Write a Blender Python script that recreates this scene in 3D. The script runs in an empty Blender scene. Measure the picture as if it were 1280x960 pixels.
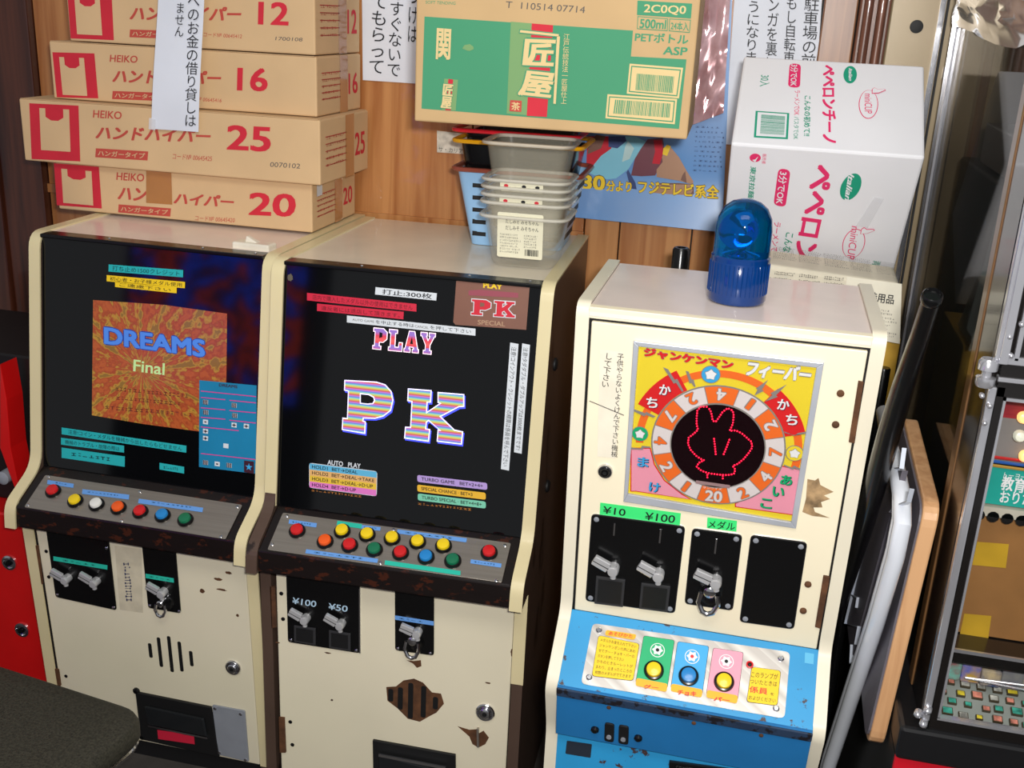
import bpy, bmesh, math, random
from mathutils import Vector, Matrix
random.seed(7)
PI = math.pi
C = bpy.context.scene.collection
scene = bpy.context.scene

# ---------------------------------------------------------------- camera, world, lights, exposure
cd = bpy.data.cameras.new('camera'); cam = bpy.data.objects.new('camera', cd); C.objects.link(cam)
cd.sensor_width = 36.0; cd.lens = 1349.2 / 1280 * 36; cd.clip_start = 0.05; cd.clip_end = 50
YAW, PITCH, ROLL = -.2143, -.3327, -.0492
F_ = Vector((math.sin(YAW)*math.cos(PITCH), math.cos(YAW)*math.cos(PITCH), math.sin(PITCH)))
R0 = Vector((math.cos(YAW), -math.sin(YAW), 0)); D0 = F_.cross(R0)
R_ = R0*math.cos(ROLL) + D0*math.sin(ROLL); D_ = -R0*math.sin(ROLL) + D0*math.cos(ROLL)
M = Matrix((R_, -D_, -F_)).transposed().to_4x4(); M.translation = Vector((1.3332, -1.7667, 1.5381))
cam.matrix_world = M
scene.camera = cam

w = bpy.data.worlds.new('world'); scene.world = w; w.use_nodes = True
w.node_tree.nodes['Background'].inputs[0].default_value = (.95, .97, 1, 1)
w.node_tree.nodes['Background'].inputs[1].default_value = .22

def area(name, loc, target, sx, sy, power, col=(1, 1, 1)):
    l = bpy.data.lights.new(name, 'AREA'); l.shape = 'RECTANGLE'; l.size = sx; l.size_y = sy; l.energy = power; l.color = col
    o = bpy.data.objects.new(name, l); C.objects.link(o); o.location = loc
    o.rotation_euler = (Vector(target)-Vector(loc)).to_track_quat('-Z', 'Y').to_euler()
    return o
area('ceiling_light', (1.3, -1.7, 2.6), (1.0, 0, .8), 1.2, .6, 13, (1, .97, .9))
area('camera_flash', (1.40, -1.78, 1.62), (1.05, .2, 1.0), .08, .05, 21, (1, .98, .95))
scene.view_settings.view_transform = 'Standard'
scene.view_settings.look = 'None'
scene.view_settings.exposure = 0.42
scene.view_settings.gamma = 1
scene.view_settings.use_curve_mapping = False

# ---------------------------------------------------------------- materials
MATS = {}
def lin(c):
    return tuple(((v/255)/12.92 if v/255 <= .04045 else ((v/255+.055)/1.055)**2.4) for v in c)
def mat(name, rgb, rough=.5, metal=0, var=.06, scale=18, emit=0, alpha=1, trans=0, ior=1.45, wear=None, bump=0, coat=0, stretch=(1, 1, 1), var_col=None):
    """rgb is given as 0..255 sRGB"""
    if name in MATS: return MATS[name]
    m = bpy.data.materials.new(name); m.use_nodes = True; MATS[name] = m
    nt = m.node_tree; N = nt.nodes; L = nt.links; b = N['Principled BSDF']
    c = lin(rgb)
    b.inputs['Roughness'].default_value = rough; b.inputs['Metallic'].default_value = metal
    b.inputs['IOR'].default_value = ior
    if coat: b.inputs['Coat Weight'].default_value = coat; b.inputs['Coat Roughness'].default_value = .08
    if trans: b.inputs['Transmission Weight'].default_value = trans
    if alpha < 1: b.inputs['Alpha'].default_value = alpha
    tc = N.new('ShaderNodeTexCoord'); mp = N.new('ShaderNodeMapping'); mp.inputs['Scale'].default_value = stretch
    L.new(tc.outputs['Object'], mp.inputs[0])
    if emit:
        b.inputs['Base Color'].default_value = (*c, 1)
        b.inputs['Emission Color'].default_value = (*c, 1); b.inputs['Emission Strength'].default_value = emit
        return m
    n = N.new('ShaderNodeTexNoise'); n.inputs['Scale'].default_value = scale; n.inputs['Detail'].default_value = 6
    L.new(mp.outputs[0], n.inputs[0])
    mix = N.new('ShaderNodeMix'); mix.data_type = 'RGBA'
    d = lin(var_col) if var_col else tuple(v*(1-var*3) for v in c)
    e = c if var_col else tuple(min(1, v*(1+var)) for v in c)
    mix.inputs[6].default_value = (*e, 1); mix.inputs[7].default_value = (*d, 1)
    rp = N.new('ShaderNodeMapRange'); rp.inputs[1].default_value = .35; rp.inputs[2].default_value = .75
    L.new(n.outputs[0], rp.inputs[0]); L.new(rp.outputs[0], mix.inputs[0])
    out = mix.outputs[2]
    if wear:
        wc, thr, ws = wear
        n2 = N.new('ShaderNodeTexNoise'); n2.inputs['Scale'].default_value = ws; n2.inputs['Detail'].default_value = 9; n2.inputs['Roughness'].default_value = .65
        L.new(mp.outputs[0], n2.inputs[0])
        r2 = N.new('ShaderNodeMapRange'); r2.inputs[1].default_value = thr; r2.inputs[2].default_value = thr+.03
        L.new(n2.outputs[0], r2.inputs[0])
        mx = N.new('ShaderNodeMix'); mx.data_type = 'RGBA'; L.new(r2.outputs[0], mx.inputs[0])
        L.new(out, mx.inputs[6]); mx.inputs[7].default_value = (*lin(wc), 1); out = mx.outputs[2]
    L.new(out, b.inputs['Base Color'])
    if bump:
        bp = N.new('ShaderNodeBump'); bp.inputs['Strength'].default_value = bump; bp.inputs['Distance'].default_value = .002
        n3 = N.new('ShaderNodeTexNoise'); n3.inputs['Scale'].default_value = scale*4; L.new(mp.outputs[0], n3.inputs[0])
        L.new(n3.outputs[0], bp.inputs['Height']); L.new(bp.outputs[0], b.inputs['Normal'])
    return m
def stripes(name, cols, scale, axis='Z', rough=.5, emit=0, sharp=True, metal=0, diag=False):
    m = bpy.data.materials.new(name); m.use_nodes = True; nt = m.node_tree; N = nt.nodes; L = nt.links; b = N['Principled BSDF']
    tc = N.new('ShaderNodeTexCoord'); wv = N.new('ShaderNodeTexWave'); wv.bands_direction = 'DIAGONAL' if diag else axis; wv.wave_profile = 'SAW'
    wv.inputs['Scale'].default_value = scale; L.new(tc.outputs['Object'], wv.inputs[0])
    cr = N.new('ShaderNodeValToRGB'); cr.color_ramp.interpolation = 'CONSTANT' if sharp else 'LINEAR'
    els = cr.color_ramp.elements
    while len(els) < len(cols): els.new(.5)
    for i, c in enumerate(cols): els[i].position = i/len(cols); els[i].color = (*lin(c), 1)
    L.new(wv.outputs[0], cr.inputs[0]); b.inputs['Roughness'].default_value = rough; b.inputs['Metallic'].default_value = metal
    if emit:
        L.new(cr.outputs[0], b.inputs['Emission Color']); b.inputs['Emission Strength'].default_value = emit
        b.inputs['Base Color'].default_value = (.02, .02, .02, 1)
    else: L.new(cr.outputs[0], b.inputs['Base Color'])
    return m
def wood(name, a, b_, rough=.35, sc=9, coat=.3, stretch=(7, 7, .35)):
    m = bpy.data.materials.new(name); m.use_nodes = True; nt = m.node_tree; N = nt.nodes; L = nt.links; b = N['Principled BSDF']
    tc = N.new('ShaderNodeTexCoord'); mp = N.new('ShaderNodeMapping'); mp.inputs['Scale'].default_value = stretch
    L.new(tc.outputs['Object'], mp.inputs[0])
    n = N.new('ShaderNodeTexNoise'); n.inputs['Scale'].default_value = sc; n.inputs['Detail'].default_value = 8; n.inputs['Distortion'].default_value = .6
    L.new(mp.outputs[0], n.inputs[0])
    cr = N.new('ShaderNodeValToRGB'); e = cr.color_ramp.elements
    e[0].position = .35; e[0].color = (*lin(b_), 1); e[1].position = .62; e[1].color = (*lin(a), 1)
    L.new(n.outputs[0], cr.inputs[0]); L.new(cr.outputs[0], b.inputs['Base Color'])
    b.inputs['Roughness'].default_value = rough; b.inputs['Coat Weight'].default_value = coat
    return m

CREAM = mat('cream_laminate', (230, 221, 194), .38, var=.02, scale=4, wear=((92, 58, 34), .735, 22), coat=.2)
CREAM2 = mat('cream_laminate_clean', (240, 229, 200), .35, var=.015, scale=4, wear=((150, 110, 70), .76, 30), coat=.2)
TRIM = mat('cream_edge_trim', (222, 208, 164), .35, var=.02, scale=6, wear=((120, 84, 50), .75, 18), coat=.2)
TRIM3 = mat('pale_edge_trim', (226, 218, 196), .35, var=.02, scale=6, coat=.2)
TOPM = mat('beige_top_laminate', (232, 221, 200), .32, var=.03, scale=9, wear=((140, 92, 50), .74, 14), coat=.3)
TOP1 = mat('pinkish_top_laminate', (236, 220, 210), .3, var=.02, coat=.3)
SIDEW = mat('dark_side_board', (84, 66, 56), .4, var=.08, scale=10, wear=((38, 28, 24), .6, 9), stretch=(1, 1, .4))
GLASSK = mat('dark_screen_glass', (9, 10, 12), .06, var=0, ior=1.5)
BLK = mat('glossy_black_steel', (12, 12, 13), .22, var=.02)
BLKW = mat('worn_black_paint', (22, 15, 14), .3, var=.05, wear=((62, 28, 16), .56, 26), stretch=(1, 1, 2))
BLKM = mat('matt_black', (16, 16, 17), .6, var=.05)
CHROME = mat('chrome', (215, 215, 220), .15, metal=1, var=.02)
LEVM = mat('cast_silver', (208, 208, 210), .3, metal=.45, var=.03)
STEEL = mat('brushed_steel_plate', (168, 160, 150), .32, metal=.75, var=.05, scale=30, stretch=(.15, 6, 6))
ALU = mat('aluminium_frame', (190, 194, 204), .25, metal=.9, var=.04)
GREYP = mat('blue_grey_plate', (138, 142, 150), .45, var=.05)
RUSTM = mat('rusty_metal', (92, 58, 34), .8, var=.2, scale=40, bump=.4)
KRAFT = mat('kraft_cardboard', (214, 180, 136), .75, var=.03, scale=7, bump=.05)
KRAFT2 = mat('tan_cardboard', (198, 165, 118), .7, var=.03, scale=7, bump=.05)
REDI = mat('red_ink', (205, 38, 56), .7, var=.03)
REDI2 = mat('faded_red_ink', (190, 74, 62), .7, var=.03)
GREENI = mat('green_ink', (66, 148, 108), .7, var=.02, scale=3)
GREENI2 = mat('faded_green_ink', (120, 160, 104), .7, var=.02, scale=3)
CREAMI = mat('cream_ink', (222, 196, 140), .7, var=.01)
MAGI = mat('magenta_ink', (222, 44, 104), .6, var=.01)
TEALI = mat('teal_ink', (20, 150, 118), .6, var=.01)
WHITEC = mat('white_cardboard', (226, 226, 230), .6, var=.015, scale=6, bump=.04)
PAPER = mat('white_paper', (222, 226, 236), .7, var=.02, scale=8)
NEWS = mat('newspaper', (206, 198, 178), .8, var=.04)
INK = mat('black_ink', (14, 16, 22), .6, var=0)
GREYINK = mat('grey_ink', (92, 88, 84), .7, var=0)
WHITEI = mat('white_ink', (236, 236, 236), .5, var=0)
YEL = mat('yellow_ink', (246, 206, 28), .5, var=.01)
CYAN = mat('cyan_label', (34, 176, 180), .5, var=.01)
CYANL = mat('teal_label', (40, 190, 166), .45, var=.01)
BLUEL = mat('light_blue_label', (104, 158, 226), .45, var=.01)
REDL = mat('crimson_label', (206, 34, 62), .5, var=.01)
GRNL = mat('bright_green_label', (60, 224, 120), .5, var=.01)
WLAB = mat('white_label', (214, 220, 226), .5, var=.01)
PINKL = mat('pink_print', (244, 158, 178), .4, var=.01)
ORNG = mat('orange_print', (244, 112, 40), .4, var=.01)
REDP = mat('red_print', (222, 36, 38), .4, var=.01)
BLUEP = mat('sky_blue_print', (60, 168, 226), .4, var=.01)
GREENP = mat('green_print', (22, 176, 112), .4, var=.01)
YELP = mat('yellow_print', (240, 214, 52), .4, var=.01)
GRYP = mat('grey_print', (140, 134, 128), .4, var=.01)
BLUEB = mat('blue_painted_steel', (44, 150, 206), .42, var=.04, scale=8, wear=((70, 52, 50), .61, 34))
BLUED = mat('blue_steel_apron', (32, 112, 172), .4, var=.05, scale=8, wear=((60, 48, 52), .72, 24))

def rgbm(n, c, rough=.35, coat=.4): return mat(n, c, rough, var=.01, coat=coat)
BTN = dict(red=rgbm('red_button_plastic', (206, 24, 28)), yellow=rgbm('yellow_button_plastic', (240, 206, 20)), white=rgbm('white_button_plastic', (230, 230, 224)),
           orange=rgbm('orange_button_plastic', (240, 92, 24)), blue=rgbm('blue_button_plastic', (30, 130, 200)), green=rgbm('green_button_plastic', (14, 110, 74)))

# ---------------------------------------------------------------- geometry helpers
class MB:
    def __init__(s): s.v = []; s.f = []
    def add(s, vs, fs):
        o = len(s.v); s.v += [tuple(v) for v in vs]; s.f += [tuple(i+o for i in f) for f in fs]; return s
    def hexa(s, p):   # 8 corners: bottom ring 0-3, top ring 4-7
        return s.add(p, [(0, 3, 2, 1), (4, 5, 6, 7), (0, 1, 5, 4), (1, 2, 6, 5), (2, 3, 7, 6), (3, 0, 4, 7)])
    def box(s, a, b):
        (x0, y0, z0), (x1, y1, z1) = a, b
        return s.hexa([(x0, y0, z0), (x1, y0, z0), (x1, y1, z0), (x0, y1, z0), (x0, y0, z1), (x1, y0, z1), (x1, y1, z1), (x0, y1, z1)])
    def rings(s, rs, cap=True, close=False):
        n = len(rs[0]); vs = [p for r in rs for p in r]; fs = []
        m = len(rs)
        for i in range(m-1 if not close else m):
            a, b = i*n, ((i+1) % m)*n
            for k in range(n): fs.append((a+k, a+(k+1) % n, b+(k+1) % n, b+k))
        if cap and not close: fs.append(tuple(range(n))[::-1]); fs.append(tuple((m-1)*n+k for k in range(n)))
        return s.add(vs, fs)
    def tube(s, pts, r, seg=12, rs=None):
        pts = [Vector(p) for p in pts]; out = []
        up = None
        for i, p in enumerate(pts):
            d = (pts[min(i+1, len(pts)-1)] - pts[max(i-1, 0)]).normalized()
            if up is None:
                up = d.orthogonal().normalized()
            up = (up - d*up.dot(d)).normalized(); q = d.cross(up)
            rr = rs[i] if rs else r
            out.append([p + (up*math.cos(2*PI*k/seg) + q*math.sin(2*PI*k/seg))*rr for k in range(seg)])
        return s.rings(out)
    def lathe(s, c, ax, prof, seg=24, cap=True):
        """prof: list of (r, h) along ax from c"""
        c = Vector(c); ax = Vector(ax).normalized(); u = ax.orthogonal().normalized(); q = ax.cross(u)
        return s.rings([[c + ax*h + (u*math.cos(2*PI*k/seg) + q*math.sin(2*PI*k/seg))*max(r, 1e-5) for k in range(seg)] for r, h in prof], cap)
    def extx(s, poly, x0, x1):   # polygon in (y,z) extruded along x
        n = len(poly); vs = [(x0, *p) for p in poly] + [(x1, *p) for p in poly]
        return s.add(vs, [tuple(range(n)), tuple(range(2*n-1, n-1, -1))] + [(k, k+n, (k+1) % n+n, (k+1) % n) for k in range(n)])
    def build(s, name, m, parent=None, smooth=False, bevel=0, stuff=False, seg=2):
        me = bpy.data.meshes.new(name); me.from_pydata(s.v, [], s.f); me.update()
        bm = bmesh.new(); bm.from_mesh(me); bmesh.ops.recalc_face_normals(bm, faces=bm.faces); bm.to_mesh(me); bm.free()
        if m: me.materials.append(m)
        o = bpy.data.objects.new(name, me); C.objects.link(o)
        if parent: o.parent = parent
        if smooth:
            me.polygons.foreach_set('use_smooth', [True]*len(me.polygons))
            me.set_sharp_from_angle(angle=math.radians(40))
        if bevel:
            b = o.modifiers.new('bevel', 'BEVEL'); b.width = bevel; b.segments = seg; b.limit_method = 'ANGLE'; b.angle_limit = math.radians(40)
        if stuff: o['kind'] = 'stuff'
        return o
def tag(o, label=None, cat=None, group=None, kind=None):
    if label: o['label'] = label
    if cat: o['category'] = cat
    if group: o['group'] = group
    if kind: o['kind'] = kind
    return o
def root(name, loc, rz, label, cat, group=None):
    o = bpy.data.objects.new(name, None); C.objects.link(o); o.location = loc; o.rotation_euler = (0, 0, rz)
    o.empty_display_size = .05
    return tag(o, label, cat, group)

# flat frames (origin, u axis, v axis) of the faces the prints and fittings sit on, in metres, in each thing's own coordinates
FACES = {
    'S1': ((0.0, -0.056079, 0.646878), (1.0, 0.0, 0.0), (0.0, 0.140195, 0.990124)),
    'S2': ((0.0, -0.056079, 0.646878), (1.0, 0.0, 0.0), (0.0, 0.140195, 0.990124)),
    'C1': ((0.0, -0.149598, 0.599348), (1.0, 0.0, 0.0), (0.0, 0.884035, 0.467421)),
    'C2': ((0.0, -0.149598, 0.599348), (1.0, 0.0, 0.0), (0.0, 0.884035, 0.467421)),
    'L1': ((0.0, -0.075, 0.05), (1.0, 0.0, 0.0), (0.0, -0.059892, 0.998205)),
    'L2': ((0.0, -0.09, 0.05), (1.0, 0.0, 0.0), (0.0, 0.0, 1.0)),
    'F3': ((0.0, 0.0466, 0.638), (1.0, 0.0, 0.0), (0.0, -0.089944, 0.995947)),
    'C3': ((0.0, -0.0511, 0.554), (1.0, 0.0, 0.0), (0.0, 0.75827, 0.651941)),
    'A3': ((0.0, -0.03, 0.455), (1.0, 0.0, 0.0), (0.0, -0.208449, 0.978033)),
    'L3': ((0.0, -0.012, 0.0), (1.0, 0.0, 0.0), (0.0, 0.0, 1.0)),
    'B20': ((0.0, 0.212, 0.0), (1.0, 0.0, 0.0), (0.0, 0.0, 1.0)),
    'B25': ((0.0, 0.191, 0.0), (1.0, 0.0, 0.0), (0.0, 0.0, 1.0)),
    'B16': ((0.0, 0.221, 0.0), (1.0, 0.0, 0.0), (0.0, 0.0, 1.0)),
    'B12': ((0.0, 0.221, 0.0), (1.0, 0.0, 0.0), (0.0, 0.0, 1.0)),
    'STRIP': ((0.0, 0.183, 0.0), (1.0, 0.0, 0.0), (0.0, 0.0, 1.0)),
    'CART': ((0.0, 0.05, 0.0), (1.0, 0.0, 0.0), (0.0, 0.0, 1.0)),
    'WALL': ((0.0, 0.47, 0.0), (1.0, 0.0, 0.0), (0.0, 0.0, 1.0)),
    'POST': ((0.0, 0.455, 0.0), (1.0, 0.0, 0.0), (0.0, 0.0, 1.0)),
    'CASE': ((0.0, -0.4, 0.0), (1.0, 0.0, 0.0), (0.0, 0.0, 1.0)),
    'CIN': ((0.0, -0.33, 0.0), (1.0, 0.0, 0.0), (0.0, 0.0, 1.0)),
    'TUB': ((0.0, 0.114, 0.0), (1.0, 0.0, 0.0), (0.0, 0.0, 1.0)),
    'RED': ((0.0, -0.04, 0.0), (1.0, 0.0, 0.0), (0.0, 0.0, 1.0)),
    'WBU': ((0.0, 0.06, 1.35), (1.0, 0.0, 0.0), (0.0, 0.821257, 0.570558)),
    'WBL': ((0.0, 0.249, 1.077), (1.0, 0.0, 0.0), (0.0, -0.56921, 0.822192)),
    'SIDE3': ((1.638, 0.0, 0.0), (0.0, -1.0, 0.0), (0.0, 0.0, 1.0)),
}

class Face:
    def __init__(s, key, parent=None, lift=0., loc=(0, 0, 0)):
        O, U, V = FACES[key] if isinstance(key, str) else key
        s.O = Vector(O)-Vector(loc); s.U = Vector(U); s.V = Vector(V); s.N = s.U.cross(s.V); s.p = parent; s.lift = lift
    def P(s, u, v, n=0.): return s.O + s.U*u + s.V*v + s.N*(n+s.lift)
    def prism(s, poly, n0, n1, mb=None):
        mb = mb or MB(); n = len(poly)
        vs = [s.P(*p, n0) for p in poly] + [s.P(*p, n1) for p in poly]
        return mb.add(vs, [tuple(range(n)), tuple(range(2*n-1, n-1, -1))] + [(k, k+n, (k+1) % n+n, (k+1) % n) for k in range(n)])
    def flat(s, poly, layer=1, mb=None):
        mb = mb or MB(); return mb.add([s.P(*p, .0005*layer) for p in poly], [tuple(range(len(poly)))])
    def patch(s, name, poly, m, layer=1, label=None, parent=None):
        o = s.flat(poly, layer).build(name, m, parent or s.p)
        if label: o['label'] = label
        return o
    def plate(s, name, poly, m, n0=0, n1=.002, bevel=0, label=None, parent=None):
        o = s.prism(poly, n0, n1).build(name, m, parent or s.p, bevel=bevel)
        if label: o['label'] = label
        return o
def rrect(q, r=.004, seg=4):
    """rounded quad; q = 4 corners in order"""
    out = []
    for i in range(4):
        a, b, c = Vector(q[i-1]), Vector(q[i]), Vector(q[(i+1) % 4])
        d1 = (a-b).normalized(); d2 = (c-b).normalized()
        for k in range(seg+1):
            t = k/seg
            out.append(tuple(b + d1*r*(1-t)**2 + d2*r*t**2))
    return out
def quad(bl, br, tl):
    return [bl, br, (br[0]+tl[0]-bl[0], br[1]+tl[1]-bl[1]), tl]
def rect(u0, v0, u1, v1): return [(u0, v0), (u1, v0), (u1, v1), (u0, v1)]
def circ(c, r, n=28, ry=None): return [(c[0]+r*math.cos(2*PI*k/n), c[1]+(ry or r)*math.sin(2*PI*k/n)) for k in range(n)]

TXC = {}
def txt_mesh(s, bold=0, line=1.0, shear=0, align='LEFT'):
    key = (s, bold, line, shear, align)
    if key in TXC: return TXC[key]
    cu = bpy.data.curves.new('t', 'FONT'); cu.body = s; cu.size = 1; cu.offset = bold; cu.space_line = line; cu.shear = shear; cu.align_x = align
    cu.resolution_u = 3; cu.fill_mode = 'FRONT'
    o = bpy.data.objects.new('t', cu); me = o.to_mesh()
    vs = [(v.co.x, v.co.y) for v in me.vertices]; fs = [tuple(p.vertices) for p in me.polygons]
    o.to_mesh_clear(); bpy.data.objects.remove(o); bpy.data.curves.remove(cu)
    if not vs: vs = [(0, 0), (1, 0), (0, 1)]; fs = [(0, 1, 2)]
    xs = [v[0] for v in vs]; ys = [v[1] for v in vs]
    TXC[key] = (vs, fs, min(xs), max(xs), min(ys), max(ys)); return TXC[key]
def txt(face, s, bl, br, tl, m, name='lettering', layer=2, bold=0, line=1.0, shear=0, align='LEFT', outline=None, parent=None, ow=.035):
    """print a word into the parallelogram bl-br-tl; bold and outline are struck several times, each strike a hair above the last"""
    if outline:
        txt(face, s, bl, br, tl, outline, name + '_outline', layer, (bold, ow), line, shear, align, parent=parent); layer += 1
    vs, fs, x0, x1, y0, y1 = txt_mesh(s, 0, line, shear, align)
    g = 0
    if isinstance(bold, tuple): bold, g = bold
    wd, ht = x1-x0, y1-y0; k = bold*.8; r_ = k+g
    bl, br, tl = Vector(bl), Vector(br), Vector(tl); U = br-bl; V = tl-bl
    # shrink so that the bold strikes stay inside the measured box
    sx = 1-2*k/(wd+2*k); sy = 1-2*k/(ht+2*k)
    if r_ == 0: offs = [(0, 0)]
    elif g: offs = [(r_*math.cos(PI*j/4), r_*math.sin(PI*j/4)) for j in range(8)] + [(0, 0)]
    else: offs = [(0, 0), (k, k*.7), (-k, k*.7), (k, -k*.7), (-k, -k*.7)]
    mb = MB()
    for j, (ox, oy) in enumerate(offs):
        out = []
        for x, y in vs:
            a = .5+((x-x0)/wd-.5)*sx + ox/wd*sx; b = .5+((y-y0)/ht-.5)*sy + oy/ht*sy
            p = bl + U*a + V*b; out.append(face.P(p.x, p.y, .0005*layer + .00003*j))
        mb.add(out, fs)
    return mb.build(name, m, parent or face.p)
def vtext(s): return '\n'.join(s)
def scrib(face, q, rows, m, name='fine_print', layer=2, vertical=False, dens=26, fill=.6, parent=None, seed=1):
    """rows of tiny unreadable strokes inside a quad (bl, br, tl)"""
    rnd = random.Random(seed); bl, br, tl = map(Vector, q); U = br-bl; V = tl-bl
    mb = MB()
    for r in range(rows):
        k = 0.
        end = rnd.uniform(.8, 1.)
        while k < end:
            w_ = rnd.uniform(.4, .9)/dens
            a, b = k, min(1, k+w_)
            c0 = (r+.5-fill/2*rnd.uniform(.6, 1))/rows; c1 = (r+.5+fill/2*rnd.uniform(.5, 1))/rows
            for (s0, s1, t0, t1) in ((a, b, c0, c0+(c1-c0)*.22), (a, b, c1-(c1-c0)*.2, c1), ((a+b)/2-w_*.12, (a+b)/2+w_*.12, c0, c1)):
                if rnd.random() < .2: continue
                if vertical: P = [(t0, 1-s0), (t1, 1-s0), (t1, 1-s1), (t0, 1-s1)]
                else: P = [(s0, t0), (s1, t0), (s1, t1), (s0, t1)]
                face.flat([tuple(bl + U*x + V*y) for x, y in P], layer, mb)
            k += w_ + rnd.uniform(.2, .5)/dens
    return mb.build(name, m, parent or face.p)
def ribbon(path, w0, w1, th, mb=None):
    """strip of width w0..w1 in x following a (y,z) path, th thick outward (to the left of travel)"""
    mb = mb or MB(); n = len(path); ring = []
    P = [Vector(p) for p in path]
    for i in range(n):
        d1 = (P[i]-P[i-1]).normalized() if i else (P[1]-P[0]).normalized()
        d2 = (P[i+1]-P[i]).normalized() if i < n-1 else d1
        n1 = Vector((-d1.y, d1.x)); n2 = Vector((-d2.y, d2.x)); nn = (n1+n2).normalized(); k = 1/max(.4, nn.dot(n1))
        q = P[i] + nn*th*k; a = P[i] - nn*.001
        ring.append([(w0, a.x, a.y), (w1, a.x, a.y), (w1, q.x, q.y), (w0, q.x, q.y)])
    return mb.rings(ring)
def smooth_path(pts, r, seg=5):
    out = [pts[0]]
    for i in range(1, len(pts)-1):
        a, b, c = map(Vector, pts[i-1:i+2]); k = min(r, (a-b).length*.45, (c-b).length*.45)
        p = b+(a-b).normalized()*k; q = b+(c-b).normalized()*k
        for j in range(seg+1):
            t = j/seg; out.append(tuple(p*(1-t)**2 + b*2*t*(1-t) + q*t*t))
    out.append(pts[-1]); return out

def bolt(face, p, r=.004, m=None, name='screw', h=.002):
    return MB().lathe(face.P(*p), face.N, [(r, 0), (r, h*.6), (r*.6, h), (0, h)], 10).build(name, m or CHROME, face.p, smooth=True)
def button(face, p, colour, r=.0155):
    o = MB().lathe(face.P(*p), face.N, [(r, 0), (r, .003), (r*.92, .0055), (r*.78, .006), (r*.76, .002), (0, .002)], 28).build('push_button', BLK, face.p, smooth=True)
    o['label'] = colour + ' push button'
    MB().lathe(face.P(*p), face.N, [(r*.74, .001), (r*.74, .0085), (r*.68, .0105), (r*.4, .0115), (0, .0118)], 28).build('button_cap', BTN[colour], o, smooth=True)
    return o
def lever(face, p, s=1.0, ang=-.42, light=True):
    """coin return lever: flat bar with a stubby round knob end"""
    c = Vector(p); d = Vector((math.cos(ang), math.sin(ang))); e = Vector((-d.y, d.x))
    def q(a, b): return tuple(c + d*a*s + e*b*s)
    o = face.prism([q(-.027, -.007), q(-.002, -.008), q(-.002, .009), q(-.027, .009)], .008, .016).build('coin_lever', LEVM, face.p, bevel=.0015)
    face.prism([q(-.027, -.0006), q(0, -.0006), q(0, .0006), q(-.027, .0006)], .0155, .0163).build('groove', BLKM, o)
    MB().lathe(face.P(*q(.006, -.001)), face.N, [(.0085*s, 0), (.0085*s, .015), (.007*s, .018), (0, .0185)], 16).build('lever_hub', LEVM, o, smooth=True)
    MB().tube([face.P(*q(.002, .008), .012), face.P(*q(.012, -.012), .012)], .0045*s, 10).build('lever_pin', LEVM, o, smooth=True)
    return o
def keylock(face, p, r=.018, dark=False):
    o = MB().lathe(face.P(*p), face.N, [(r, 0), (r, .003), (r*.9, .005), (r*.74, .005), (r*.66, .003), (0, .003)], 28).build('key_lock', CHROME, face.p, smooth=True)
    MB().lathe(face.P(*p), face.N, [(r*.6, .003), (r*.6, .007), (r*.5, .0085), (0, .0085)], 20).build('lock_cylinder', BLK if dark else CHROME, o, smooth=True)
    MB().lathe(face.P(*p), face.N, [(r*.25, .0086), (r*.25, .0095), (0, .0095)], 12).build('keyhole', BLKM, o)
    return o
def padlock(face, p, s=1.0):
    c = Vector(p)
    pts = [face.P(c.x-.009*s, c.y+.012*s, .012), face.P(c.x-.011*s, c.y, .014), face.P(c.x-.006*s, c.y-.011*s, .015), face.P(c.x, c.y-.014*s, .015), face.P(c.x+.006*s, c.y-.011*s, .015), face.P(c.x+.011*s, c.y, .014), face.P(c.x+.009*s, c.y+.012*s, .012)]
    o = MB().tube(pts, .003*s, 8).build('hasp_ring', CHROME, face.p, smooth=True)
    MB().lathe(face.P(c.x, c.y+.014*s), face.N, [(.007*s, 0), (.007*s, .014), (.005*s, .016), (0, .016)], 14).build('hasp_stud', CHROME, o, smooth=True)
    return o

# ================================================================ SETTING
WOODW = wood('wall_wood_veneer', (196, 138, 84), (160, 98, 50), sc=5)
WOODD = wood('dark_wood_post', (84, 42, 26), (50, 22, 14), sc=5)
WOODM = wood('red_brown_post_wood', (122, 78, 60), (84, 50, 38), sc=14)
MB().box((-1.6, -2.6, -.05), (3.2, .6, 0)).build('floor', mat('grey_concrete_floor', (70, 66, 62), .7, var=.1), None)['kind'] = 'structure'
wall = MB().box((-.60, .49, 0), (1.62, .55, 2.3)).build('wall_back', BLKM, None); wall['kind'] = 'structure'
xs = [-.29, .05, .385, .735, .985, 1.06, 1.21, 1.41]
for a, b in zip(xs, xs[1:]):
    MB().box((a+.0015, .472, 0), (b-.0015, .4905, 2.3)).build('wall_plank', WOODW, wall, bevel=.001)
MB().box((-.29, .466, 1.085), (.985, .472, 1.105)).build('wall_ledge_strip', WOODW, wall)
post = MB().box((-.60, .44, 0), (-.40, .50, 2.3)).build('wall_left', WOODD, None, bevel=.004); post['kind'] = 'structure'
MB().box((-.3985, .45, 0), (-.29, .50, 2.3)).build('wall_board', WOODD, post, bevel=.003)
tr = MB().box((1.412, .46, 0), (1.474, .50, 2.3)).build('trim_1', wood('pale_post_wood', (150, 106, 74), (120, 78, 52), sc=10), None, bevel=.003); tr['kind'] = 'structure'
tr2 = MB().box((1.476, .445, 0), (1.532, .50, 2.3)).build('trim_2', WOODM, None, bevel=.004); tr2['kind'] = 'structure'
for k in range(2): MB().tube([(1.492+.024*k, .443, 0), (1.492+.024*k, .443, 2.3)], .009, 10).build('moulding', WOODM, tr2, smooth=True)

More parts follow.
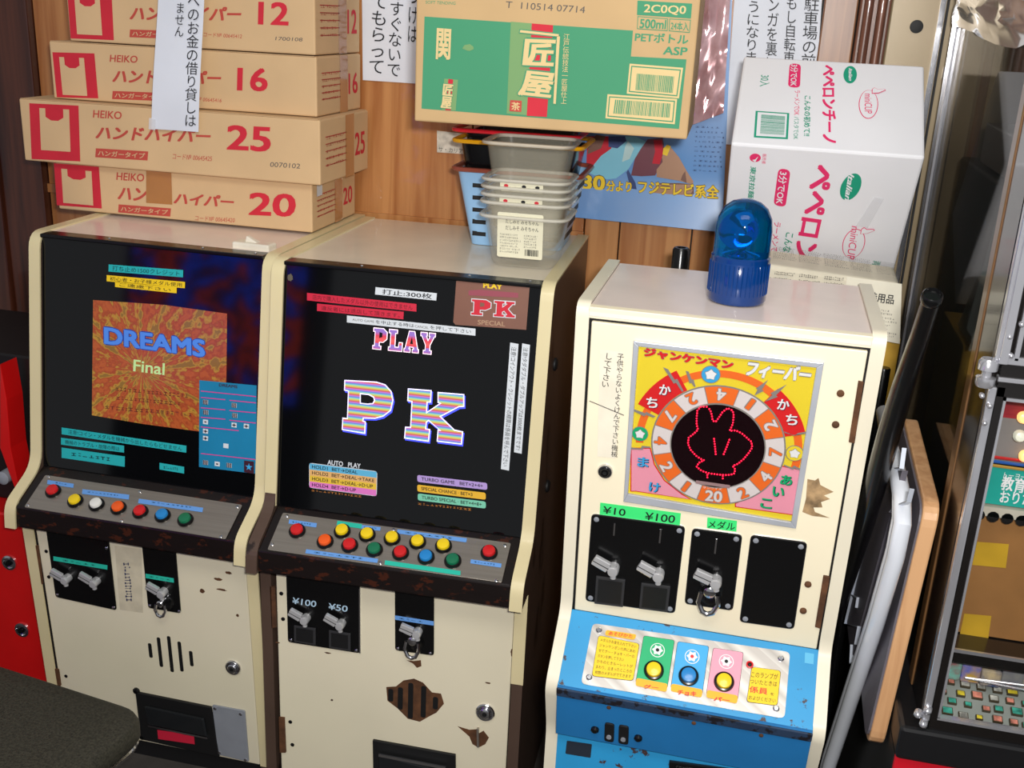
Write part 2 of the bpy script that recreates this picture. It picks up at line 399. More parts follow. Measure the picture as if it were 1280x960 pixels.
# tall metal locker behind the display case
lk = root('metal_locker', (1.75, .52, 0), 0, 'beige metal locker with chrome edge strips standing between the wooden post and glass display case', 'locker')
BEIG = mat('beige_enamel', (156, 138, 108), .3, metal=.1, var=.04, scale=3, stretch=(1, 1, .3))
MB().box((-.215, -.04, 0), (.75, .2, 2.3)).build('body', BEIG, lk, bevel=.003)
for x, wd, m in ((-.130, .010, CHROME), (-.118, .004, BLKM), (-.075, .003, CHROME), (-.040, .004, BLKM), (.06, .006, BLKM), (.12, .02, CHROME), (.22, .006, BLKM), (.34, .015, BEIG)):
    MB().box((x, -.048, .02), (x+wd, -.04, 2.28)).build('edge_strip', m, lk)
MB().lathe((-.165, -.04, 1.545), (0, -1, 0), [(.012, 0), (.012, .004), (.006, .005), (0, .005)], 18).build('screw', BLKM, lk, smooth=True)
MB().box((-.106, -.052, 1.455), (-.088, -.04, 1.476)).build('latch', CHROME, lk, bevel=.001)
MB().box((-.042, -.078, .3), (-.026, -.04, 2.28)).build('wooden_edge_board', WOODM, lk, bevel=.002)

# ================================================================ CABINETS 1 AND 2
PATH = [(.46, 1.10), (0, 1.10), (-.064, .648), (-.151, .602), (-.156, .554)]
def upright(loc, rz, W, label, n):
    r = root('arcade_cabinet', loc, rz, label, 'arcade machine', 'upright arcade cabinets')
    t = .022
    H = 1.10
    lowy = (-.105, -.075) if n == 1 else (-.09, -.09)
    top = smooth_path([(.46, H), (0, H), (-.064, .648), (-.151, .602), (-.156, .554)], .03)
    poly = [(.46, 0)] + top + [(lowy[0]-.004, .553), (lowy[1]-.004, .05), (lowy[1]+.01, 0)]
    for x in (0, W-t):
        sp = MB().extx(poly, x+.0005, x+t-.0005).build('side_panel', SIDEW, r)
        full = top if not (n == 2 and x == 0) else smooth_path([(.46, H), (0, H), (-.0635, .648)], .03)
        ribbon(full, x-.0005, x+t+.0005, .003).build('edge_trim', TRIM, sp, smooth=True)
        lo = [(lowy[0]-.004, .552), (lowy[1]-.004, .05)]
        if n == 2 and x > 0: lo = [(lowy[0]-.004, .552), (lowy[0]-.004, .365)]
        if n == 2 and x == 0:
            for o_ in [sp] + list(sp.children):
                for v in o_.data.vertices: v.co.x += max(0, v.co.y+.01)*.042
        if not (n == 2 and x == 0): ribbon(lo, x-.0005, x+t+.0005, .003).build('edge_trim', TRIM, sp)
    MB().box((t, .03, H-.018), (W-t, .46, H-.002)).build('top_panel', TOP1 if n == 1 else TOPM, r)
    MB().box((t, .0, H-.0085), (W-t, .034, H-.001)).build('front_bar', BLK, r, bevel=.002)
    for k in (.3, .72, .95): MB().lathe((t+(W-2*t)*k, .018, H-.001), (0, 0, 1), [(.003, 0), (.002, .0015), (0, .0016)], 8).build('screw', CHROME, r)
    MB().box((t, .44, .02), (W-t, .458, H-.02)).build('back_panel', SIDEW, r)
    MB().box((t, -.06, .0), (W-t, .44, .05)).build('plinth', BLKM, r)
    S = Face('S%d' % n, r); Cc = Face('C%d' % n, r); L = Face('L%d' % n, r)
    Hs = .4565
    S.plate('screen_glass', rect(t, -.012, W-t, Hs-.008), GLASSK, -.006, 0)
    # control shelf: black box under the steel plate
    MB().extx([(-.06, .646), (-.149, .599), (-.152, .556), (-.05, .548), (-.03, .64)], t, W-t).build('control_box', BLKW, r, bevel=.003)
    return r, S, Cc, L, t
def labels(face, rows, m, name='label_strip', layer=3):
    for q in rows: face.patch(name, quad(*q), m, layer)

# ---------------- cabinet 1 (left)
r1, S1, C1, L1, t = upright((0, 0, 0), 0, .5, 'left cream arcade cabinet with an orange title picture on its dark screen', 1)
def burst(name, cols, centre, emit, scale=1.):
    m = bpy.data.materials.new(name); m.use_nodes = True; nt = m.node_tree; N = nt.nodes; L = nt.links; b = N['Principled BSDF']
    tc = N.new('ShaderNodeTexCoord'); mp = N.new('ShaderNodeMapping'); mp.inputs['Location'].default_value = (-centre[0], -centre[1], -centre[2])
    L.new(tc.outputs['Object'], mp.inputs[0])
    sx = N.new('ShaderNodeSeparateXYZ'); L.new(mp.outputs[0], sx.inputs[0])
    at = N.new('ShaderNodeMath'); at.operation = 'ARCTAN2'; L.new(sx.outputs['Z'], at.inputs[0]); L.new(sx.outputs['X'], at.inputs[1])
    cmb = N.new('ShaderNodeCombineXYZ'); L.new(at.outputs[0], cmb.inputs[0])
    n1 = N.new('ShaderNodeTexNoise'); n1.inputs['Scale'].default_value = 7; n1.inputs['Detail'].default_value = 5; L.new(cmb.outputs[0], n1.inputs[0])
    n2 = N.new('ShaderNodeTexNoise'); n2.inputs['Scale'].default_value = 60; n2.inputs['Detail'].default_value = 4; L.new(tc.outputs['Object'], n2.inputs[0])
    ad = N.new('ShaderNodeMath'); ad.operation = 'MULTIPLY_ADD'; L.new(n2.outputs[0], ad.inputs[0]); ad.inputs[1].default_value = .75; L.new(n1.outputs[0], ad.inputs[2])
    cr = N.new('ShaderNodeValToRGB'); els = cr.color_ramp.elements
    while len(els) < len(cols): els.new(.5)
    for i, (p, c) in enumerate(cols): els[i].position = p; els[i].color = (*lin(c), 1)
    L.new(ad.outputs[0], cr.inputs[0]); L.new(cr.outputs[0], b.inputs['Emission Color']); b.inputs['Emission Strength'].default_value = emit
    b.inputs['Base Color'].default_value = (.02, .01, .01, 1); b.inputs['Roughness'].default_value = .15
    return m
BUR = burst('starburst_picture', [(.55, (150, 50, 26)), (.76, (196, 96, 40)), (.86, (168, 70, 30)), (.96, (200, 150, 50)), (1.0, (150, 110, 40))], (.235, -.04, .86), .52)
pic = S1.patch('screen_picture', [(0.1289, 0.1147), (0.2403, 0.1114), (0.4023, 0.1121), (0.4093, 0.2101), (0.4070, 0.3426), (0.2786, 0.3457), (0.1308, 0.3396)], BUR, 1, 'orange starburst title picture')
EB = mat('screen_blue_glow', (64, 112, 190), .4, emit=.42); EBd = mat('screen_dark_blue', (30, 52, 120), .4, emit=.5)
EG = mat('screen_pale_green', (160, 190, 130), .4, emit=.42); EO = mat('screen_dark_text', (88, 38, 30), .4, emit=.25)
txt(S1, 'DREAMS', (0.1557, 0.2577), (0.3657, 0.2553), (0.1547, 0.2915), EB, 'title_lettering', 3, bold=.045, outline=EBd)
txt(S1, 'Final', (0.2171, 0.2120), (0.2825, 0.2119), (0.2179, 0.2353), EG, 'title_lettering', 3, bold=.02)
for i, q in enumerate([((0.1802, 0.1669), (0.3364, 0.1720), (0.1801, 0.1795)), ((0.1820, 0.1498), (0.3401, 0.1554), (0.1819, 0.1624)), ((0.1582, 0.1279), (0.3405, 0.1368), (0.1581, 0.1406))]):
    scrib(S1, q, 1, EO, 'credit_line', 3, dens=18, seed=i)
labels(S1, [((0.1637, 0.3969), (0.3172, 0.4010), (0.1639, 0.4104)), ((0.0635, 0.0684), (0.3309, 0.0671), (0.0635, 0.0821)), ((0.0622, 0.0473), (0.1993, 0.0494), (0.0622, 0.0612)), ((0.0633, 0.0206), (0.2010, 0.0211), (0.0634, 0.0415)), ((0.2754, 0.0261), (0.3273, 0.0252), (0.2751, 0.0395))], CYAN)
labels(S1, [((0.1599, 0.3782), (0.3214, 0.3812), (0.1599, 0.3899)), ((0.1776, 0.3692), (0.3048, 0.3701), (0.1775, 0.3800))], YEL)
DC = mat('dark_teal_ink', (12, 60, 70), .6, var=0)
txt(S1, '打ち止め1500クレジット', (0.1717, 0.3994), (0.3102, 0.4027), (0.1720, 0.4088), DC, layer=4)
txt(S1, '初心者・お子様メダル使用', (0.1668, 0.3804), (0.3155, 0.3830), (0.1668, 0.3880), INK, layer=4)
txt(S1, 'ご遠慮下さい', (0.1870, 0.3717), (0.2929, 0.3718), (0.1869, 0.3780), INK, layer=4)
txt(S1, '注意!コイン・メダルを機械から出したらもどせません', (0.0783, 0.0713), (0.3220, 0.0695), (0.0783, 0.0803), DC, layer=4)
txt(S1, '機械のトラブル・故障の際は', (0.0712, 0.0500), (0.1897, 0.0513), (0.0712, 0.0587), DC, layer=4)
scrib(S1, ((0.0852, 0.0252), (0.1830, 0.0256), (0.0853, 0.0382)), 1, DC, layer=4, dens=8); scrib(S1, ((0.2840, 0.0275), (0.3195, 0.0276), (0.2838, 0.0370)), 1, DC, layer=4, dens=8)
# odds card
crd = S1.patch('odds_card', [(0.3580, 0.0426), (0.4757, 0.0454), (0.4708, 0.2151), (0.3547, 0.2112)], mat('blue_card', (22, 128, 172), .45, var=.03), 3, 'blue card printed with pink lines and small grids')
PK_ = mat('pink_line_ink', (222, 62, 150), .5, var=0); DK = mat('dark_grid_ink', (60, 22, 40), .5, var=0)

def cardline(a, b, w_=.0016): 
    S1.patch('rule_line', [(a[0], a[1]-w_/2), (b[0], b[1]-w_/2), (b[0], b[1]+w_/2), (a[0], a[1]+w_/2)], PK_, 5, parent=crd)
for a, b in zip([(0.3589, 0.1911), (0.3592, 0.1788), (0.4176, 0.1804), (0.3596, 0.1590), (0.4182, 0.1609), (0.3601, 0.1405), (0.4187, 0.1423), (0.3605, 0.1219), (0.3618, 0.0700)], [(0.4707, 0.1940), (0.4093, 0.1805), (0.4711, 0.1821), (0.4098, 0.1610), (0.4717, 0.1630), (0.4104, 0.1431), (0.4724, 0.1436), (0.4383, 0.1245), (0.4732, 0.0732)]):
    cardline(a, b)
txt(S1, 'DREAMS', *[(0.3955, 0.2045), (0.4327, 0.2052), (0.3956, 0.2101)], DK, layer=5, bold=.02, parent=crd)
gw = .0105
for i, c in enumerate([(0.3689, 0.1710), (0.3699, 0.1513), (0.3699, 0.1327), (0.3704, 0.1146), (0.3707, 0.1009), (0.4273, 0.1720), (0.4291, 0.1527), (0.4285, 0.1341), (0.4534, 0.1351), (0.4130, 0.0917), (0.3719, 0.0534), (0.3961, 0.0540), (0.4206, 0.0546)]):
    S1.patch('grid_icon', rect(c[0]-gw/2, c[1]-gw*.42, c[0]+gw/2, c[1]+gw*.42), WLAB, 5, parent=crd)
    if i in (9,): continue
    mb = MB()
    if i in (1, 6, 10, 12, 0, 5):
        for k in range(4):
            S1.flat(rect(c[0]-gw*.45+gw*.24*k, c[1]-gw*.42, c[0]-gw*.45+gw*.24*k+gw*.17, c[1]+gw*.42), 6, mb)
    elif i in (2, 11): S1.flat(rect(c[0]-gw*.2, c[1]-gw*.12, c[0]+gw*.2, c[1]+gw*.12), 6, mb)
    else:
        S1.flat([(c[0]-gw/2, c[1]), (c[0], c[1]-gw*.15), (c[0]+gw/2, c[1]), (c[0], c[1]+gw*.15)], 6, mb); S1.flat([(c[0]-gw*.15, c[1]), (c[0], c[1]-gw*.4), (c[0]+gw*.15, c[1]), (c[0], c[1]+gw*.4)], 6, mb)
    mb.build('grid_marks', DK, crd)
ss = [(0.4508, 0.0683), (0.4710, 0.0688), (0.4718, 0.0450), (0.4515, 0.0456)]
S1.patch('star_square', ss, DK, 5, parent=crd)
cc = (sum(p[0] for p in ss)/4, sum(p[1] for p in ss)/4)
S1.patch('star', [(cc[0]+(.0075 if k % 2 == 0 else .003)*math.sin(k*PI/5), cc[1]+(.0075 if k % 2 == 0 else .003)*math.cos(k*PI/5)) for k in range(10)], BLUEP, 6, parent=crd)

# control plate 1
C1.plate('control_plate', rrect(rect(.042, 0, .460, .080), .004), STEEL, 0, .0022, bevel=.0006)
C1.lift = .0022
for p, c in (((0.0804, 0.0440), 'red'), ((0.1361, 0.0298), 'yellow'), ((0.1817, 0.0293), 'white'), ((0.2279, 0.0293), 'orange'), ((0.2741, 0.0284), 'red'), ((0.3205, 0.0278), 'blue'), ((0.3679, 0.0265), 'green')): button(C1, p, c, .0152)
labels(C1, [((0.0580, 0.0590), (0.1151, 0.0594), (0.0539, 0.0685)), ((0.1394, 0.0489), (0.2375, 0.0524), (0.1348, 0.0597)), ((0.2591, 0.0477), (0.3918, 0.0494), (0.2562, 0.0578))], BLUEL, layer=1)
scrib(C1, ((0.0743, 0.0630), (0.0990, 0.0624), (0.0725, 0.0677)), 1, DC, layer=2, dens=4); scrib(C1, ((0.1490, 0.0533), (0.2245, 0.0559), (0.1478, 0.0571)), 1, DC, layer=2, dens=10); scrib(C1, ((0.2854, 0.0522), (0.3808, 0.0539), (0.2840, 0.0567)), 1, DC, layer=2, dens=10)
for p in ((0.0512, 0.0769), (0.2500, 0.0739), (0.4526, 0.0729), (0.0477, 0.0055), (0.2472, 0.0036), (0.4497, 0.0026)): bolt(C1, p, .0032)

# lower front 1
door = L1.plate('service_door', rect(.026, -.002, .474, .497), CREAM, -.006, 0, bevel=.002)
L1.prism([(.022, -.002), (.0255, -.002), (.0255, .50), (.022, .50)], -.004, -.001).build('door_gap', BLKM, r1)
cp = L1.plate('coin_plate', rrect([(0.0498, 0.3284), (0.1857, 0.3221), (0.1881, 0.4900), (0.0511, 0.4905)], .006), BLK, 0, .003, bevel=.001, label='glossy black coin plate with two levers')
K1 = Face('L1', cp, .003)
K1.patch('label_strip', quad((0.0582, 0.4159), (0.1775, 0.4161), (0.0597, 0.4261)), CYANL, 1); scrib(K1, ((0.0798, 0.4180), (0.1648, 0.4182), (0.0807, 0.4246)), 1, DC, layer=2, dens=6)
lever(K1, (0.0824, 0.3861)); lever(K1, (0.1462, 0.3901))
for p in ((0.0554, 0.3351), (0.1802, 0.3280), (0.1820, 0.4657)): bolt(K1, p, .003)
cp2 = L1.plate('coin_plate', rrect([(0.2576, 0.3416), (0.3286, 0.3420), (0.3310, 0.4876), (0.2594, 0.4878)], .006), BLK, 0, .003, bevel=.001, label='glossy black coin plate with one lever and ring')
K2 = Face('L1', cp2, .003)
K2.patch('label_strip', quad((0.2605, 0.4117), (0.3209, 0.4120), (0.2609, 0.4219)), CYANL, 1); scrib(K2, ((0.2688, 0.4148), (0.3133, 0.4146), (0.2693, 0.4198)), 1, DC, layer=2, dens=4)
lever(K2, (0.2932, 0.3927)); padlock(K2, (0.2935, 0.3521))
for p in ((0.2626, 0.3482), (0.3258, 0.3470)): bolt(K2, p, .003)
tp = L1.patch('paper_strip', [(0.1922, 0.3237), (0.2433, 0.3258), (0.2563, 0.4748), (0.1984, 0.4721)], mat('yellowed_tape', (214, 204, 178), .4, var=.06, scale=30), 1, 'yellowed taped paper strip with faded writing')
KT = Face('L1', tp)
scrib(KT, ((0.2060, 0.3357), (0.2258, 0.3394), (0.2106, 0.4363)), 1, mat('blue_pen_ink', (60, 66, 100), .6, var=0), layer=3, vertical=True, dens=14, fill=.8)
slots = ((187, 804, 822), (199.2, 796.6, 833.5), (213, 795, 840), (225.7, 801.8, 839.4), (239.2, 813.7, 832.7))
SL = ((0.2502, 0.2546), (0.2501, 0.2196), (0.2706, 0.2729), (0.2723, 0.2016), (0.2937, 0.2805), (0.2956, 0.1937), (0.3153, 0.2718), (0.3185, 0.1996), (0.3399, 0.2539), (0.3409, 0.2174))
for k in range(0, 10, 2):
    (x0, z1), (x1, z0) = SL[k], SL[k+1]; xm = (x0+x1)/2
    L1.plate('speaker_slot', rrect(rect(xm-.0038, z0, xm+.0038, z1), .0035), BLKM, -.001, .0006)
keylock(L1, (0.4318, 0.2338), .0165)
rp = L1.plate('payout_frame', [(0.2074, 0.0074), (0.3858, 0.0026), (0.3767, 0.1266), (0.2077, 0.1282)], BLKM, 0, .006, bevel=.001)
KR = Face('L1', rp, .006)
KR.plate('payout_cup', [(0.2314, 0.0588), (0.3657, 0.0561), (0.3621, 0.1002), (0.2288, 0.1033)], mat('smoked_plastic', (30, 32, 34), .15, var=0), 0, .008, bevel=.003)
KR.patch('label_strip', quad((0.2494, 0.0191), (0.3333, 0.0246), (0.2496, 0.0432)), REDL, 2)
KR.plate('lip', [(0.2303, 0.0481), (0.3649, 0.0466), (0.3645, 0.0507), (0.2300, 0.0522)], CHROME, 0, .003)
gp = L1.plate('cover_plate', rrect([(0.3834, 0.0063), (0.4514, 0.0035), (0.4511, 0.1329), (0.3789, 0.1321)], .004), GREYP, 0, .004, bevel=.001, label='blue-grey cover plate')
for p in ((0.2078, 0.1293), (0.2088, 0.0119)): bolt(L1, p, .0075, BLK, 'bolt', .006)
KG = Face('L1', gp, .004)
for p in ((0.3855, 0.1255), (0.4417, 0.1238), (0.4446, 0.0082), (0.3866, 0.0133)): bolt(KG, p, .0035)
L1.plate('hinge', [(0.0171, 0.3537), (0.0246, 0.3551), (0.0273, 0.4448), (0.0181, 0.4432)], RUSTM, 0, .004)
L1.plate('hinge', [(0.0205, 0.1057), (0.0300, 0.1057), (0.0302, 0.1466), (0.0208, 0.1467)], RUSTM, 0, .004)
for p in ((0.0425, 0.4327), (0.0394, 0.3728), (0.0442, 0.1312)): bolt(L1, p, .0038, BLK)
def blob(c, rx, ry, n=14, jag=.35, seed=0):
    rn = random.Random(seed); return [(c[0]+rx*math.cos(2*PI*k/n)*rn.uniform(1-jag, 1), c[1]+ry*math.sin(2*PI*k/n)*rn.uniform(1-jag, 1)) for k in range(n)]
for i, (p, rx, ry) in enumerate((((0.3785, 0.4019), .006, .006), ((0.4147, 0.4347), .011, .004), ((0.4197, 0.4122), .012, .003), ((0.4377, 0.4531), .008, .004), ((0.4494, 0.3594), .004, .004))):
    L1.patch('paint_chip', blob(p, rx, ry, seed=i), RUSTM, 1)

# ---------------- cabinet 2 (middle)
r2, S2, C2, L2, t = upright((.5047, -.02, 0), .0354, .51, 'middle cream arcade cabinet with large rainbow letters lit on its black screen', 2)
RAIN = stripes('rainbow_stripes', [(235, 92, 110), (240, 190, 90), (220, 240, 130), (130, 220, 230), (120, 140, 240), (220, 130, 230)], 26, 'Z', emit=.62)
EWB = mat('screen_violet_edge', (222, 214, 255), .4, emit=.75); EBB = mat('screen_blue_shadow', (60, 70, 235), .4, emit=.9)
def grow(poly, c, k): return [(c[0]+(p[0]-c[0])*k, c[1]+(p[1]-c[1])*k) for p in poly]
Pp = [(0.1440, 0.2496), (0.2019, 0.2527), (0.2180, 0.2498), (0.2296, 0.2391), (0.2336, 0.2240), (0.2304, 0.2053), (0.2172, 0.1934), (0.2026, 0.1880), (0.1802, 0.1860), (0.1795, 0.1785), (0.1844, 0.1775), (0.1843, 0.1579), (0.1432, 0.1600), (0.1434, 0.1796), (0.1521, 0.1796), (0.1518, 0.2326), (0.1442, 0.2334)]
Ph = [(0.1727, 0.2303), (0.1898, 0.2306), (0.1996, 0.2264), (0.2020, 0.2199), (0.1986, 0.2133), (0.1886, 0.2111), (0.1737, 0.2110)]
Kk = [(0.2629, 0.2469), (0.3031, 0.2482), (0.3032, 0.2291), (0.2969, 0.2285), (0.2972, 0.2067), (0.3241, 0.2284), (0.3188, 0.2299), (0.3177, 0.2463), (0.3627, 0.2476), (0.3640, 0.2282), (0.3558, 0.2268), (0.3219, 0.2043), (0.3504, 0.1816), (0.3651, 0.1802), (0.3644, 0.1593), (0.3216, 0.1594), (0.3220, 0.1783), (0.3272, 0.1778), (0.3026, 0.1958), (0.2976, 0.1911), (0.2974, 0.1775), (0.3047, 0.1773), (0.3038, 0.1573), (0.2611, 0.1580), (0.2616, 0.1765), (0.2711, 0.1770), (0.2709, 0.2266), (0.2630, 0.2272)]
def off(poly, du, dv): return [(a+du, b+dv) for a, b in poly]
def outl(poly, d):
    n = len(poly); out = []
    A = sum(poly[i-1][0]*poly[i][1]-poly[i][0]*poly[i-1][1] for i in range(n)); sg = 1 if A > 0 else -1
    for i in range(n):
        a, b, c = Vector(poly[i-1]), Vector(poly[i]), Vector(poly[(i+1) % n])
        d1 = (b-a).normalized(); d2 = (c-b).normalized(); n1 = Vector((d1.y, -d1.x))*sg; n2 = Vector((d2.y, -d2.x))*sg; nn = (n1+n2)
        nn = nn.normalized() if nn.length > .01 else n1
        out.append(tuple(b+nn*d/max(.5, nn.dot(n1))))
    return out
for poly in (Pp, Kk):
    S2.patch('screen_letter_shadow', outl(off(poly, .002, -.003), .002), EBB, 1)
    S2.patch('screen_letter_edge', outl(poly, .0018), EWB, 2)
    S2.patch('screen_letter', poly, RAIN, 3)
S2.patch('screen_letter_edge', Ph, EWB, 4); S2.patch('screen_letter_counter', outl(Ph, -.0018), GLASSK, 5)
EPL = mat('screen_white_glow', (240, 214, 224), .4, emit=.9); ERD = stripes('red_violet_lettering', [(225, 50, 70), (240, 90, 90), (225, 45, 75), (150, 110, 200)], 12, 'Z', emit=.8, sharp=False)
# small slab-serif word above
def slab(ch):
    G = {'P': [[(0, 0), (.55, 0), (.55, .14), (.42, .14), (.42, .36), (.7, .36), (.95, .52), (.95, .84), (.7, 1), (0, 1), (0, .86), (.12, .86), (.12, .14), (0, .14)]],
         'L': [[(0, 0), (.95, 0), (.95, .4), (.75, .4), (.72, .16), (.42, .16), (.42, .86), (.55, .86), (.55, 1), (0, 1), (0, .86), (.12, .86), (.12, .14), (0, .14)]],
         'A': [[(0, 0), (.4, 0), (.4, .14), (.3, .14), (.34, .26), (.66, .26), (.7, .14), (.6, .14), (.6, 0), (1, 0), (1, .14), (.94, .14), (.66, 1), (.3, 1), (.06, .14), (0, .14)]],
         'Y': [[(.25, 0), (.78, 0), (.78, .14), (.66, .14), (.66, .42), (.94, .86), (1, .86), (1, 1), (.6, 1), (.6, .86), (.68, .86), (.52, .6), (.36, .86), (.42, .86), (.42, 1), (0, 1), (0, .86), (.08, .86), (.38, .42), (.38, .14), (.25, .14)]],
         'K': [[(0, 0), (.5, 0), (.5, .14), (.4, .14), (.4, .32), (.5, .4), (.68, .14), (.6, .14), (.6, 0), (1.05, 0), (1.05, .14), (.96, .14), (.68, .52), (.9, .86), (1, .86), (1, 1), (.58, 1), (.58, .86), (.66, .86), (.4, .58), (.4, .86), (.5, .86), (.5, 1), (0, 1), (0, .86), (.12, .86), (.12, .14), (0, .14)]]}
    H = {'P': [(.42, .54), (.64, .6), (.64, .8), (.42, .84)], 'A': [(.39, .4), (.61, .4), (.5, .76)]}
    return G[ch][0], H.get(ch)
def slabword(face, word, bl, br, tl, mf, me, mh, layer, d=.0012, gap=.12):
    n = len(word); bl, br, tl = map(Vector, (bl, br, tl))
    for i, ch in enumerate(word):
        o = bl + (br-bl)*(i/n); U = (br-bl)/n*(1-gap); V = tl-bl
        g, h = slab(ch); q = [tuple(o+U*x+V*y) for x, y in g]
        face.patch('letter_edge', outl(q, d), me, layer); face.patch('letter', q, mf, layer+1)
        if h: face.patch('letter_counter', [tuple(o+U*x+V*y) for x, y in h], mh, layer+2)
slabword(S2, 'PLAY', (0.1929, 0.3139), (0.3085, 0.3150), (0.1932, 0.3507), ERD, EPL, GLASSK, 3)
labels(S2, [((0.1918, 0.4107), (0.3035, 0.4103), (0.1922, 0.4237)), ((0.1423, 0.3560), (0.3774, 0.3555), (0.1418, 0.3684))], WLAB)
labels(S2, [((0.0660, 0.3884), (0.2689, 0.3875), (0.0654, 0.4019)), ((0.0854, 0.3712), (0.2460, 0.3717), (0.0853, 0.3845))], REDL)
txt(S2, '打止:300枚', (0.2048, 0.4124), (0.2953, 0.4121), (0.2049, 0.4218), INK, layer=4, bold=.01)
txt(S2, '店内で購入したメダル以外の使用はできません', (0.0763, 0.3907), (0.2618, 0.3897), (0.0759, 0.3999), mat('dark_red_ink', (110, 8, 26), .6, var=0), layer=4)
txt(S2, '違反者には退店して頂きます。', (0.0936, 0.3735), (0.2392, 0.3739), (0.0932, 0.3814), MATS['dark_red_ink'], layer=4)
txt(S2, 'を中止する時は', (0.1958, 0.3593), (0.2664, 0.3591), (0.1954, 0.3659), INK, layer=4); txt(S2, 'を押して下さい', (0.2956, 0.3591), (0.3694, 0.3585), (0.2952, 0.3659), INK, layer=4)
txt(S2, 'AUTO GAME', (0.1526, 0.3603), (0.1928, 0.3602), (0.1524, 0.3643), GREYINK, layer=4); txt(S2, 'CANCEL', (0.2679, 0.3595), (0.2927, 0.3591), (0.2676, 0.3638), GREYINK, layer=4)
for q, s in ((((0.4400, 0.1216), (0.4548, 0.1205), (0.4400, 0.3498)), '注意!コインアウト・クレジットの精算は係員を呼んで下さい'), (((0.4612, 0.1551), (0.4751, 0.1539), (0.4611, 0.3505)), '注意!タダダブル・ダブルアップは3000枚までです!')):
    S2.patch('label_strip', quad(*q), WLAB, 3)
    bl, br, tl = map(Vector, q); a = tl + (br-bl)*.18 + (bl-tl)*.03; b = bl + (br-bl)*.18 + (tl-bl)*.03; c = tl + (br-bl)*.82 + (bl-tl)*.03
    txt(S2, s, a, b, c, INK, layer=4)
bc = S2.patch('title_card', [(0.3363, 0.3755), (0.3405, 0.3712), (0.4664, 0.3747), (0.4666, 0.4528), (0.3371, 0.4508)], mat('brown_card', (128, 86, 70), .5, var=.03), 3, 'brown title card with red lettering')
SB = Face('S2', bc)
txt(SB, 'PLAY', (0.3856, 0.4404), (0.4192, 0.4401), (0.3850, 0.4495), YEL, layer=4, bold=.05)
SB.patch('ribbon_print', [(0.3606, 0.4250), (0.4482, 0.4289), (0.4476, 0.4372), (0.3798, 0.4365), (0.3601, 0.4333)], mat('faded_pink_ink', (150, 70, 84), .6, var=0), 4)
slabword(SB, 'PK', (0.3679, 0.3920), (0.4480, 0.3941), (0.3675, 0.4189), REDI, WLAB, MATS['brown_card'], 5, .0014)
txt(SB, 'SPECIAL', (0.3801, 0.3757), (0.4289, 0.3768), (0.3800, 0.3841), mat('tan_ink', (176, 140, 112), .6, var=0), layer=4, bold=.02)
txt(S2, 'AUTO   PLAY', (0.1170, 0.0897), (0.1805, 0.0900), (0.1170, 0.0992), WLAB, layer=3, bold=.03)
cols = [('pale_blue_card', (92, 178, 216)), ('peach_card', (226, 176, 110)), ('yellow_card', (228, 190, 60)), ('pink_card', (222, 120, 196))]
a0, a1, b0, b1 = Vector((0.0825, 0.0879)), Vector((0.2114, 0.0879)), Vector((0.0843, 0.0424)), Vector((0.2127, 0.0423))
S2.patch('instruction_card', outl(rrect([tuple(b0), tuple(b1), tuple(a1), tuple(a0)], .005), .001), WLAB, 2, 'card with four coloured instruction rows')
for i, (n_, c) in enumerate(cols):
    p0 = a0+(b0-a0)*i/4; p1 = a1+(b1-a1)*i/4; q0 = a0+(b0-a0)*(i+1)/4; q1 = a1+(b1-a1)*(i+1)/4
    S2.patch('instruction_row', [tuple(q0), tuple(q1), tuple(p1), tuple(p0)], mat(n_, c, .5, var=0), 3)
    s = ['HOLD1  BET→DEAL', 'HOLD2  BET→DEAL→TAKE', 'HOLD3  BET→DEAL→D·UP', 'HOLD4  BET→D·UP'][i]
    f = [.72, .97, .95, .70][i]
    txt(S2, s, q0+(q1-q0)*.04+(p0-q0)*.25, q0+(q1-q0)*f+(p0-q0)*.25, q0+(q1-q0)*.04+(p0-q0)*.8, INK, layer=4, bold=.01)
ORI = mat('dull_orange_ink', (190, 120, 50), .6, var=0)
scrib(S2, ((0.0888, 0.0342), (0.2031, 0.0344), (0.0886, 0.0403)), 1, ORI, layer=3, dens=16)
for q, c, s, f in ((((0.2886, 0.0787), (0.4181, 0.0799), (0.2876, 0.0916)), ('lavender_card', (176, 150, 212)), 'TURBO GAME   BET×2+4+', 1), (((0.2897, 0.0607), (0.4168, 0.0615), (0.2886, 0.0736)), ('amber_card', (228, 178, 50)), 'SPECIAL CHANCE · BET×3', .85), (((0.2914, 0.0443), (0.4179, 0.0451), (0.2906, 0.0572)), ('mint_card', (120, 200, 170)), 'TURBO SPECIAL · BET×4+8+', 1)):
    S2.patch('instruction_row', rrect(quad(*q), .004), mat(*c, .5, var=0), 3)
    bl, br, tl = map(Vector, q); txt(S2, s, bl+(br-bl)*.06+(tl-bl)*.28, bl+(br-bl)*.06+(br-bl)*.88*f+(tl-bl)*.28, bl+(br-bl)*.06+(tl-bl)*.76, INK, layer=4, bold=.01)
scrib(S2, ((0.2927, 0.0346), (0.4104, 0.0365), (0.2923, 0.0414)), 1, ORI, layer=3, dens=16)
S2.patch('torn_tape', blob((0.0327, 0.4261), .006, .008, seed=3), mat('grey_residue', (96, 88, 74), .8, var=.1), 1)

